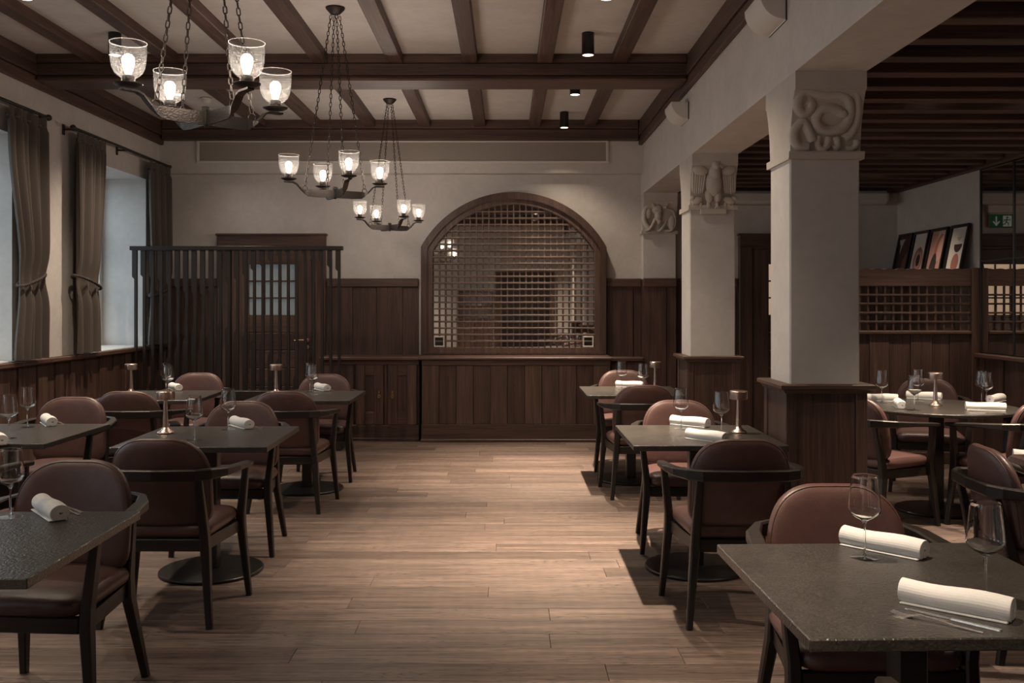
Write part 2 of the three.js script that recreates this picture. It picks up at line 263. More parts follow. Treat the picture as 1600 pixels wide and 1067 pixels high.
const beast = () => {
  const sc = 0.1593 * 10.5 / 1500, f = (x, y, z, a, b, c, r = 0) => ell((x - 265) * sc + 0.185, pxY(230 + y * 0.1593, 10.5), 0.03 + z, a * sc, b * sc, c * sc, r);
  const T = (pts, r, z) => tube(pts.map(([x, y]) => V((x - 265) * sc + 0.185, pxY(230 + y * 0.1593, 10.5), 0.03 + z)), r * sc, 24, 8);
  const cone = (x, y, r, h, rz) => { const g = new THREE.ConeGeometry(r * sc, h * sc, 10); g.rotateZ(rz); g.translate((x - 265) * sc + 0.185, pxY(230 + y * 0.1593, 10.5), 0.075); return g; };
  return merge([f(238, 612, 0.035, 52, 52, 36), f(243, 672, 0.045, 36, 58, 30), f(252, 735, 0.052, 22, 24, 20), f(218, 622, 0.066, 9, 9, 6), f(262, 622, 0.066, 9, 9, 6), cone(190, 558, 20, 62, 0.55), cone(338, 560, 20, 84, -0.6), f(300, 590, 0.02, 50, 24, 20, 0.5),
    f(345, 680, 0.004, 72, 100, 24, 0.15), f(378, 735, 0.02, 36, 72, 26, -0.1), T([[325, 600], [392, 625], [412, 690], [408, 770], [370, 812]], 15, 0.02), T([[196, 575], [130, 590], [108, 660], [118, 740], [160, 800]], 26, 0.014), f(150, 640, 0.012, 34, 60, 24),
    T([[215, 700], [190, 760], [150, 812], [115, 820]], 16, 0.03), T([[325, 715], [300, 770], [265, 815], [235, 822]], 15, 0.03), T([[390, 790], [370, 818], [300, 822]], 14, 0.03)]);
};
column(5.07, 'carved_column', 'white square column whose capital is carved with a coiled snake', snake, 1.052);
column(7.84, 'carved_column', 'white square column whose capital is carved with an eagle', eagle, 1.046);
column(10.57, 'carved_column', 'white end pier whose capital is carved with a horned beast', beast, 1.75);
column(2.30, 'carved_column', 'white square column on the arcade farther from the bar than the snake column', snake, 1.05);
column(-0.45, 'carved_column', 'white square column on the arcade nearest the wall opposite the bar', eagle, 1.05);

// ---------- wainscot ----------
function boards(parent, axis, from, to, y0, y1, face, out, w, every) {          // vertical boards; axis 'x' on the end wall, 'd' on side walls; out = direction off the wall
  let a = from, k = 0;
  while (a < to - 0.01) {
    const b = Math.min(a + w * (0.9 + rnd() * 0.2), to), th = every && k % 2 ? 0.014 : 0.03, f0 = Math.min(face, face + out * th), f1 = Math.max(face, face + out * th);
    part('board', axis === 'x' ? B(a + 0.0015, b - 0.0015, y0, y1, f0, f1, 0.003, 1) : B(f0, f1, y0, y1, a + 0.0015, b - 0.0015, 0.003, 1), anyWood(), parent);
    a = b; k++;
  }
}
{
  const w = structure('trim_7', 'dark timber wainscot below the windows', 'wainscot');
  boards(w, 'd', DF, DB - 0.03, 0.1, 0.985, XL, 1, 0.15, true);
  part('base_board', B(XL, XL + 0.04, 0, 0.11, DF, DB, 0.005, 2), WOOD2, w);
  part('rail', B(XL, XL + 0.075, 0.985, 1.026, DF, DB, 0.008, 2), woods[2], w);
  const b = structure('trim_8', 'tall dark timber wainscot on the end wall', 'wainscot');
  for (const [x0, x1] of [[XL + 0.03, -3.22], [-2.0, -0.98], [1.1, XA], [XA, XA2 + 0.0], [XA2, 2.56], [3.76, XR]]) {
    const f = x0 >= XA - 0.01 && x1 <= XA2 + 0.01 ? DB - 0.13 : DB;
    boards(b, 'x', x0, x1, 0.1, 1.66, f, -1, 0.285, true);
    part('rail', B(x0, x1, 1.655, 1.75, f - 0.05, f, 0.008, 0), woods[2], b);
    part('base_board', B(x0, x1, 0, 0.11, f - 0.04, f, 0.005, 0), WOOD2, b);
  }
  part('pier_backing', B(XA - 0.001, XA2, 0, 1.74, DB - 0.13, DB, 0, 1), WOOD2, b);
  const r = structure('trim_9', 'dark timber wainscot along the side room wall', 'wainscot');
  boards(r, 'd', 2.6, 8.8, 0.1, 0.98, XR, -1, 0.17, true); boards(r, 'd', 8.9, DB - 0.03, 0.1, 1.66, XR, -1, 0.2, true);
  part('rail', B(XR - 0.07, XR, 0.98, 1.02, DF, 8.8, 0.008, 2), woods[2], r); part('ledge', B(XR - 0.2, XR, 1.655, 1.72, 8.9, DB, 0.008, 2), woods[1], r);
  part('base_board', B(XR - 0.04, XR, 0, 0.11, DF, DB, 0.005, 2), WOOD2, r); part('backing', B(XR - 0.012, XR, 0.1, 0.98, DF, 2.6, 0, 1), WOOD2, r);
}
// ---------- doors ----------
function door(n, x0, x1, pane, label, handleSide) {
  const g = structure('door_' + n, label, 'door'), D = DB, t = 0.15, top = 2.235;
  part('door_frame', merge([B(x0, x0 + t, 0, top - 0.13, D - 0.07, D, 0.008, 1), B(x1 - t, x1, 0, top - 0.13, D - 0.07, D, 0.008, 1), B(x0, x1, top - 0.13, top, D - 0.07, D, 0.008, 0), B(x0 - 0.015, x1 + 0.015, top - 0.012, top + 0.012, D - 0.09, D, 0.006, 0), B(x0 + t - 0.02, x1 - t + 0.02, top - 0.16, top - 0.13, D - 0.055, D, 0.006, 0)]), woods[0], g);
  const a = x0 + t + 0.003, b = x1 - t - 0.003, c = (a + b) / 2, hw = 0.255, y0 = 1.348, y1 = 1.908, ft = top - 0.163;
  const leaf = part('door_leaf', merge([B(a, c - hw, 0.005, ft, D - 0.045, D - 0.001, 0.004, 1), B(c + hw, b, 0.005, ft, D - 0.045, D - 0.001, 0.004, 1), B(c - hw, c + hw, y1, ft, D - 0.045, D - 0.001, 0.004, 0), B(c - hw, c + hw, 0.005, 0.16, D - 0.045, D - 0.001, 0.004, 0)]), woods[2], g);
  for (let k = 0; k < 6; k++) { const h = (y0 - 0.16) / 6; part('panel_board', B(c - hw, c + hw, 0.16 + k * h + 0.003, 0.16 + (k + 1) * h - 0.003, D - 0.036, D - 0.001, 0.005, 0), anyWood(), leaf); }
  const bars = [];
  for (let i = 1; i < 3; i++) { bars.push(B(c - hw + i * hw * 2 / 3 - 0.009, c - hw + i * hw * 2 / 3 + 0.009, y0, y1, D - 0.036, D - 0.012), B(c - hw, c + hw, y0 + i * (y1 - y0) / 3 - 0.009, y0 + i * (y1 - y0) / 3 + 0.009, D - 0.036, D - 0.012)); }
  part('glazing_bars', merge(bars), woods[3], leaf);
  for (let i = 0; i < 3; i++) for (let j = 0; j < 3; j++) part('window_pane', B(c - hw + i * hw * 2 / 3, c - hw + (i + 1) * hw * 2 / 3, y0 + j * (y1 - y0) / 3, y0 + (j + 1) * (y1 - y0) / 3, D - 0.02, D - 0.015, 0), pane, leaf);
  const hx = handleSide > 0 ? b - 0.055 : a + 0.055, z = -(D - 0.045);
  const cyl = (r, l, x, y, zz) => { const q = new THREE.CylinderGeometry(r, r, l, 20); q.rotateX(Math.PI / 2); q.translate(x, y, zz); return q; };
  part('door_handle', merge([cyl(0.024, 0.012, hx, 1.066, z + 0.006), cyl(0.010, 0.05, hx, 1.066, z + 0.03), tube([V(hx, 1.066, z + 0.052), V(hx - handleSide * 0.03, 1.066, z + 0.056), V(hx - handleSide * 0.13, 1.064, z + 0.054)], 0.009, 16, 10)]), NICKEL, leaf);
  part('keyhole_rosette', cyl(0.024, 0.012, hx, 0.99, z + 0.006), NICKEL, leaf);
}
door(1, -3.21, -2.01, COOLPANE, 'dark timber door with nine small panes behind the slatted screen', 1);
door(2, 2.575, 3.75, LITPANE, 'dark timber door with warmly lit panes in the side room', 1);
{
  const g = structure('door_3', 'dark timber double door opposite the bar', 'door'), D = DF;
  part('door_frame', merge([B(-0.3, -0.17, 0, 2.26, D, D + 0.08, 0.006, 1), B(1.07, 1.2, 0, 2.26, D, D + 0.08, 0.006, 1), B(-0.17, 1.07, 2.13, 2.26, D, D + 0.08, 0.006, 0)]), woods[1], g);
  for (const [a, b] of [[-0.168, 0.448], [0.452, 1.068]]) { const l = part('door_leaf', B(a, b, 0.005, 2.128, D, D + 0.04, 0.005, 1), BLACKWOOD, g); part('panel', B(a + 0.1, b - 0.1, 0.2, 1.95, D + 0.04, D + 0.052, 0.008, 1), BLACKWOOD, l); }
  const s = thing('sideboard', 'tall dark timber sideboard beside the double door', 'sideboard', [-0.8, 0, -DF]);
  const S = (x0, x1, y0, y1, z0, z1, gr = 0) => cbox(x0, x1, y0, y1, z0, z1, 0.004, gr);
  part('body', S(-0.45, 0.45, 0, 1.05, -0.45, -0.002, 1), woods[1], s); part('worktop', S(-0.48, 0.48, 1.05, 1.09, -0.48, -0.002), woods[2], s);
  for (const x of [-0.225, 0.225]) { const dr = part('door', S(x - 0.21, x + 0.21, 0.08, 1.0, -0.47, -0.45, 1), woods[0], s); part('knob', ell(x - Math.sign(x) * 0.17, 0.6, -0.48, 0.015, 0.015, 0.015), BRASS, dr); }
  for (const y of [1.38, 1.74]) part('shelf', S(-0.45, 0.45, y, y + 0.03, -0.28, -0.002), woods[2], s);
  for (const x of [-0.45, 0.42]) part('side_panel', S(x, x + 0.03, 1.09, 1.74, -0.28, -0.002, 1), woods[1], s);
}
// ---------- arched grille above the bar ----------
const CX = 0.075;
{
  const g = thing('arched_grille', 'arched timber grille with square lattice over mirror glass behind the bar', 'grille', [CX, 0, -DB]);
  const arch = (hw, y0, spring, sag, n = 40) => { const R = (hw * hw + sag * sag) / (2 * sag), cy = spring + sag - R, a0 = Math.asin(Math.min(1, hw / R)), pts = [[-hw, y0], [-hw, spring]]; for (let i = 1; i < n; i++) { const a = -a0 + 2 * a0 * i / n; pts.push([R * Math.sin(a), cy + R * Math.cos(a)]); } pts.push([hw, spring], [hw, y0]); return pts; };
  const band = (o, i, z0, z1) => { const s = new THREE.Shape(o.map(([x, y]) => new THREE.Vector2(x, y))); s.holes.push(new THREE.Path(i.map(([x, y]) => new THREE.Vector2(x, y)))); const q = new THREE.ExtrudeGeometry(s, { depth: z1 - z0 - 0.012, bevelEnabled: true, bevelThickness: 0.006, bevelSize: 0.005, bevelSegments: 1, curveSegments: 4 }); q.translate(0, 0, z0 + 0.006); return muv(q, 1); };
  const oO = arch(1.018, 0.913, 2.095, 0.60), oM = arch(0.953, 0.93, 2.075, 0.55), oI = arch(0.893, 0.984, 2.055, 0.513);
  part('outer_frame', band(oO, oM, 0.0, 0.13), woods[3], g);
  part('inner_frame', band(arch(0.957, 0.925, 2.077, 0.553), oI, 0.0, 0.10), woods[2], g);
  const s = new THREE.Shape(arch(0.90, 0.98, 2.055, 0.52).map(([x, y]) => new THREE.Vector2(x, y))), mg = new THREE.ExtrudeGeometry(s, { depth: 0.006, bevelEnabled: false }); mg.translate(0, 0, 0.012);
  part('mirror_glass', mg, MIRROR, g, 'mirror glass behind the lattice');
  const hw = 0.893, sag = 0.513, spring = 2.055, R = (hw * hw + sag * sag) / (2 * sag), cy = spring + sag - R, bar = std({ color: rgb(0.27, 0.195, 0.168), map: pineT, roughness: 0.45 });
  const topAt = (x) => Math.max(spring, cy + Math.sqrt(Math.max(0, R * R - x * x))) + 0.01, halfAt = (y) => y < spring ? hw : Math.sqrt(Math.max(0, R * R - (y - cy) ** 2)) + 0.005;
  for (let i = 1; i < 26; i++) { const x = -hw + i * 2 * hw / 26; part('vertical_bar', cbox(x - 0.008, x + 0.008, 0.984, topAt(x), 0.052, 0.066, 0.003, 1), bar, g); }
  for (let j = 1; j < 22; j++) { const y = 0.984 + j * 0.0716, h = halfAt(y); if (h > 0.1) part('horizontal_bar', cbox(-h, h, y - 0.009, y + 0.009, 0.064, 0.082, 0.003, 0), bar, g); }
  for (const sx of [-1, 1]) { const x = sx * 0.825, b = part('corner_plate', merge([cbox(x - 0.06, x + 0.06, 0.99, 1.005, 0.04, 0.09), cbox(x - 0.06, x + 0.06, 1.095, 1.11, 0.04, 0.09), cbox(x - 0.06, x - 0.045, 1.005, 1.095, 0.04, 0.09), cbox(x + 0.045, x + 0.06, 1.005, 1.095, 0.04, 0.09)]), WHITE, g, 'pale square collar'); part('socket', cbox(x - 0.045, x + 0.045, 1.005, 1.095, 0.04, 0.075), BLACKMETAL, b); }
}
// ---------- bar ----------
{
  const c = thing('bar_counter', 'long dark panelled bar counter under the arched grille', 'counter', [0, 0, -DB]);
  const x0 = -0.905, x1 = 1.10, z = 0.50, L = (a, b, y0, y1, z0, z1, gr = 0, ch = 0.005) => cbox(a, b, y0, y1, z0, z1, ch, gr);
  part('carcass', L(x0, x1, 0.02, 0.86, 0.001, z - 0.035, 0, 0), WOOD2, c);
  const n = 11, w = (x1 - x0) / n;
  for (let i = 0; i < n; i++) { const p = i % 2 ? z - 0.012 : z - 0.002; part('board', L(x0 + i * w + 0.001, x0 + (i + 1) * w - 0.001, 0.19, 0.82, z - 0.036, p, 1, 0.003), woods[(i * 3) % 4], c); }
  part('top_rail', L(x0, x1, 0.818, 0.872, z - 0.036, z + 0.012), woods[2], c);
  part('plinth', L(x0 - 0.004, x1 + 0.004, 0.03, 0.19, 0.001, z + 0.006), woods[3], c); part('base_moulding', L(x0 - 0.01, x1 + 0.01, 0, 0.032, 0.001, z + 0.02), woods[1], c);
  part('countertop', L(x0 - 0.03, x1 + 0.02, 0.872, 0.905, 0.001, z + 0.045, 0, 0.01), woods[2], c);
  const k = thing('bar_cabinet', 'dark low cabinet with two panelled doors beside the bar counter', 'cabinet', [0, 0, -DB]), zz = 0.40, y = 0.86;
  const a0 = -2.0, a1 = -0.94;
  part('carcass', L(a0, a1, 0.02, y, 0.001, zz - 0.025, 0, 0), WOOD2, k);
  part('post', L(a0, -1.645, 0.17, y - 0.04, zz - 0.026, zz, 1), woods[1], k); part('stile', L(-1.32, -1.285, 0.17, y - 0.04, zz - 0.026, zz - 0.014, 1), woods[3], k);
  for (const [p, q, sx] of [[-1.625, -1.325, 1], [-1.28, -0.965, -1]]) {
    const m = (p + q) / 2 - 0.02 * sx * 0, dr = part('cabinet_door', merge([L(p, m - 0.05, 0.17, y - 0.045, zz - 0.026, zz + 0.006, 1), L(m + 0.05, q, 0.17, y - 0.045, zz - 0.026, zz + 0.006, 1), L(m - 0.05, m + 0.05, 0.17, 0.31, zz - 0.026, zz + 0.006), L(m - 0.05, m + 0.05, 0.70, y - 0.045, zz - 0.026, zz + 0.006)]), woods[2], k);
    part('sunk_panel', L(m - 0.052, m + 0.052, 0.30, 0.71, zz - 0.026, zz - 0.012, 1), woods[1], dr);
    const hx = sx > 0 ? q - 0.045 : p + 0.05;
    part('latch', merge([cbox(hx - 0.014, hx + 0.014, 0.45, 0.54, zz + 0.006, zz + 0.012, 0.003), ell(hx, 0.515, zz + 0.016, 0.012, 0.012, 0.008), (() => { const t = new THREE.TorusGeometry(0.016, 0.004, 6, 16); t.translate(hx, 0.475, zz + 0.016); return t; })()]), BRASS, dr);
  }
  part('top_rail', L(a0, a1, y - 0.045, y, zz - 0.026, zz + 0.01), woods[2], k); part('plinth', L(a0, a1, 0.03, 0.17, 0.001, zz + 0.004), woods[3], k); part('base_moulding', L(a0, a1, 0, 0.032, 0.001, zz + 0.018), woods[1], k);
  part('cabinet_top', L(a0 - 0.01, a1 - 0.0, y, 0.90, 0.001, zz + 0.04, 0, 0.01), woods[2], k);
  const r = thing('bar_end_shelf', 'short dark panelled counter end between bar and carved end pier', 'counter', [0, 0, -DB]), e0 = 1.125, e1 = XA - 0.002;
  for (let i = 0; i < 2; i++) part('board', L(e0 + i * 0.185, e0 + (i + 1) * 0.183, 0.12, 0.84, 0.032, 0.22, 1), woods[i + 1], r);
  part('plinth', L(e0, e1, 0, 0.12, 0.042, 0.23), woods[3], r); part('shelf_top', L(e0, e1, 0.84, 0.885, 0.032, 0.26, 0, 0.01), woods[2], r);
}
// ---------- slatted screen ----------
{
  const D = 9.70, s = thing('slatted_screen', 'near-black timber screen of notched vertical slats before the door', 'screen', [0, 0, -D]);
  const tp = [434, 431, 432, 436, 442, 448, 454, 457, 458, 456, 448, 441, 435, 429, 421, 414, 407, 400, 395, 393, 396, 401, 408, 416, 422], bt = [640, 625, 600, 580, 560, 545, 530, 520, 513, 510, 508, 512, 517, 524, 532, 537, 553, 562, 575, 588, 595, 600, 600, 590, 580];
  const base = 0.60, top = 2.01, n = 25, a = pxX(207, D), b = pxX(524.5, D);
  for (let i = 0; i < n; i++) {
    const x = lerp(a, b, i / (n - 1)), y1 = pxY(tp[i], D), y0 = Math.max(pxY(bt[i], D), base), W = 0.049, m = 0.022, pts = [[x, top], [x + W, top], [x + W, base]];
    if (y0 > base + 0.05) pts.push([x, base], [x, y0 - 0.02], [x + m, y0 + 0.02]); else pts.push([x + m, base]);
    pts.push([x + m, y1 - 0.012], [x, y1 + 0.012]);
    const sh = new THREE.Shape(pts.reverse().map(([p, q]) => new THREE.Vector2(p, q))), g = new THREE.ExtrudeGeometry(sh, { depth: 0.03, bevelEnabled: false }); g.translate(0, 0, -0.015);
    part('slat', muv(g, 1), SLATWOOD, s);
  }
  part('top_rail', cbox(a - 0.02, b + 0.075, top, top + 0.042, -0.03, 0.03, 0.003), SLATWOOD, s);
  part('base_box', cbox(a - 0.02, b + 0.075, 0, base, -0.12, 0.12, 0.006), SLATWOOD, s);
}
// ---------- lattice partition in side room ----------
{
  const D = 8.84, s = thing('lattice_partition', 'dark timber partition with lattice window and scalloped top board', 'partition', [0, 0, -D]), x0 = 2.62, x1 = 4.262;
  part('post', cbox(x1, XR - 0.001, 0, 1.80, -0.045, 0.045, 0.005, 1), woods[1], s); part('post', cbox(x0 - 0.085, x0, 0, 1.80, -0.045, 0.045, 0.005, 1), woods[1], s);
  const pts = [[x0, 1.635], [x1, 1.635]]; for (let i = 160; i >= 0; i--) { const x = lerp(x0, x1, i / 160); pts.push([x, 1.785 + 0.010 * Math.abs(Math.sin((x - x0) * Math.PI / 0.105))]); }
  const bg = new THREE.ExtrudeGeometry(new THREE.Shape(pts.map(([x, y]) => new THREE.Vector2(x, y))), { depth: 0.05, bevelEnabled: false }); bg.translate(0, 0, -0.025);
  part('scalloped_board', muv(bg, 0), woods[2], s);
  const nx = 21, ny = 5, y0 = 1.222, y1 = 1.636;
  for (let i = 0; i <= nx; i++) { const x = lerp(x0 + 0.008, x1 - 0.008, i / nx); part('lattice_bar', cbox(x - 0.009, x + 0.009, y0, y1, -0.006, 0.012, 0.003, 1), woods[i % 4], s); }
  for (let j = 1; j < ny; j++) { const y = lerp(y0, y1, j / ny); part('lattice_bar', cbox(x0, x1, y - 0.009, y + 0.009, 0.006, 0.022, 0.003, 0), woods[j % 4], s); }
  part('glass_pane', cbox(x0, x1, y0, y1, -0.016, -0.012, 0), GLASS, s);
  part('sill_rail', cbox(x0, x1, 1.19, 1.224, -0.03, 0.05, 0.008, 0), woods[2], s);
  let x = x0, k = 0; while (x < x1 - 0.02) { const w = Math.min(0.16 + 0.05 * rnd(), x1 - x); part('plank', cbox(x + 0.0015, x + w - 0.0015, 0.1, 1.19, -0.012, k % 2 ? 0.006 : 0.014, 0.003, 1), anyWood(), s); x += w; k++; }
  part('base_board', cbox(x0, x1, 0, 0.11, -0.02, 0.03, 0.005), WOOD2, s);
}
// mirror on the side room wall
{
  const m = thing('wall_mirror', 'wall of tall mirror panes in thin black frames in the side room', 'mirror', [XR, 1.02, 0]);
  let d = 8.78; const fr = [];
  for (let i = 0; i < 9; i++, d -= 0.575) for (const [y0, y1] of [[0.006, 0.84], [0.846, 1.675]]) part('mirror_pane', B(-0.012, -0.004, y0, y1, d - 0.57, d, 0), std({ color: rgb(0.74, 0.70, 0.67), roughness: 0.02, metalness: 1 }), m);
  for (let i = 0; i <= 9; i++) { const q = 8.7825 - i * 0.575; fr.push(B(-0.022, -0.001, 0, 1.68, q - 0.009, q + 0.009, 0.002)); }
  fr.push(B(-0.02, -0.001, 0.836, 0.85, 3.6, 8.79, 0.002), B(-0.022, -0.001, 0, 0.014, 3.6, 8.79, 0.002), B(-0.022, -0.001, 1.668, 1.68, 3.6, 8.79, 0.002));
  part('mirror_frame', merge(fr), BLACKMETAL, m);
}
// ---------- curtains ----------
function curtain(name, label, dOut, dIn, tieF, botF, tieY) {
  const t = thing(name, label, 'curtain', [XL + 0.115, W0 + 0.01, -dOut]);
  const nu = 72, nv = 48, H = 2.955 - (W0 + 0.01), pos = [], idx = [], ty = (tieY - W0) / H;
  for (let j = 0; j <= nv; j++) for (let i = 0; i <= nu; i++) {
    const u = i / nu, v = j / nv, k = v > ty ? sm((v - ty) / (1 - ty) * 1.15) : 0, f = v > ty ? lerp(tieF, 1, k) : lerp(tieF, botF, sm((ty - v) / ty));
    const cinch = Math.exp(-(((v - ty) / 0.07) ** 2)), amp = 0.032 * (1 - 0.5 * cinch) * (0.7 + 0.5 * n8(u * 5, 3)), head = v > 0.95 ? 0.55 : 1;
    const ph = u * 6 * 6.283 + 0.5 * Math.sin(v * 3 + u * 4);
    pos.push(amp * head * Math.sin(ph) + 0.012 * Math.sin(ph * 0.5 + v * 2) - 0.02 * cinch, v * H, -(dIn - dOut) * (u * f + 0.015 * Math.sin(ph * 1) * f / 6));
  }
  for (let j = 0; j < nv; j++) for (let i = 0; i < nu; i++) { const a = j * (nu + 1) + i, b = a + 1, c = a + nu + 1, e = c + 1; idx.push(a, b, e, a, e, c); }
  const g = new THREE.BufferGeometry(); g.setAttribute('position', new THREE.Float32BufferAttribute(pos, 3)); g.setIndex(idx); g.computeVertexNormals();
  const uv = []; for (let j = 0; j <= nv; j++) for (let i = 0; i <= nu; i++) uv.push(i / nu * 1.2, j / nv * H); g.setAttribute('uv', new THREE.Float32BufferAttribute(uv, 2));
  part('cloth', g, CURTAIN, t);
  part('heading_tape', (() => { const q = []; for (let i = 0; i <= 20; i++) q.push(V(0.018 * Math.sin(i * 2.1), H - 0.07, -(dIn - dOut) * i / 20)); return tube(q, 0.012, 60, 6); })(), CURTAIN, t);
  const w = dIn - dOut, c = -w * tieF / 2, rp = []; for (let i = 0; i < 28; i++) { const a = i / 28 * 6.283; rp.push(V(-0.02 + 0.062 * Math.cos(a), tieY - W0 - 0.01 + 0.055 * Math.sin(a) * Math.sign(w), c + (Math.abs(w) * tieF / 2 + 0.012) * Math.sin(a))); }
  const strands = []; for (const o of [0, 3.14]) { const q = []; for (let i = 0; i < 160; i++) { const a = i / 160, k = a * 28, i0 = Math.floor(k) % 28, p = rp[i0].clone().lerp(rp[(i0 + 1) % 28], k - Math.floor(k)), tw = a * 6.283 * 24 + o; q.push(p.add(V(0.006 * Math.cos(tw), 0.006 * Math.sin(tw), 0))); } strands.push(tube(q, 0.008, 200, 5, true)); }
  part('tieback_rope', merge(strands), ROPE, t, 'twisted dark tieback cord');
  return t;
}
curtain('curtain', 'brown tied-back curtain on the window farther from the slatted screen', 7.70, 7.13, 0.62, 0.75, 1.66);
curtain('curtain', 'brown tied-back curtain hanging clear of the slatted screen beside bare wall', 8.27, 8.84, 0.86, 0.9, 1.66);
curtain('curtain', 'brown tied-back curtain in the corner behind the slatted screen', 10.52, 9.95, 0.8, 0.95, 1.60);
curtain('curtain', 'brown tied-back curtain on the far side of the window beside the window table', 5.52, 6.06, 0.8, 0.9, 1.66);
for (const [a, b, l] of [[8.2, 10.58, 'black curtain rod over the window nearest the slatted screen'], [5.45, 7.76, 'black curtain rod over the window farther from the slatted screen']]) {
  const r = thing('curtain_rod', l, 'curtain rod', [XL + 0.115, 2.975, 0]);
  const cy = (rad, d0, d1) => { const g = new THREE.CylinderGeometry(rad, rad, d1 - d0, 16); g.rotateX(Math.PI / 2); g.translate(0, 0, -(d0 + d1) / 2); return g; };
  part('rod', cy(0.013, a, b), IRON, r); for (const d of [a, b]) part('finial', ell(0, 0, -d, 0.026, 0.026, 0.03), IRON, r);
  for (const d of [a + 0.06, (a + b) / 2, b - 0.06]) part('bracket', merge([cbox(-0.113, 0.0, -0.012, 0.004, -d - 0.008, -d + 0.008, 0.002), cbox(-0.114, -0.104, -0.05, 0.04, -d - 0.02, -d + 0.02, 0.003)]), IRON, r);
}
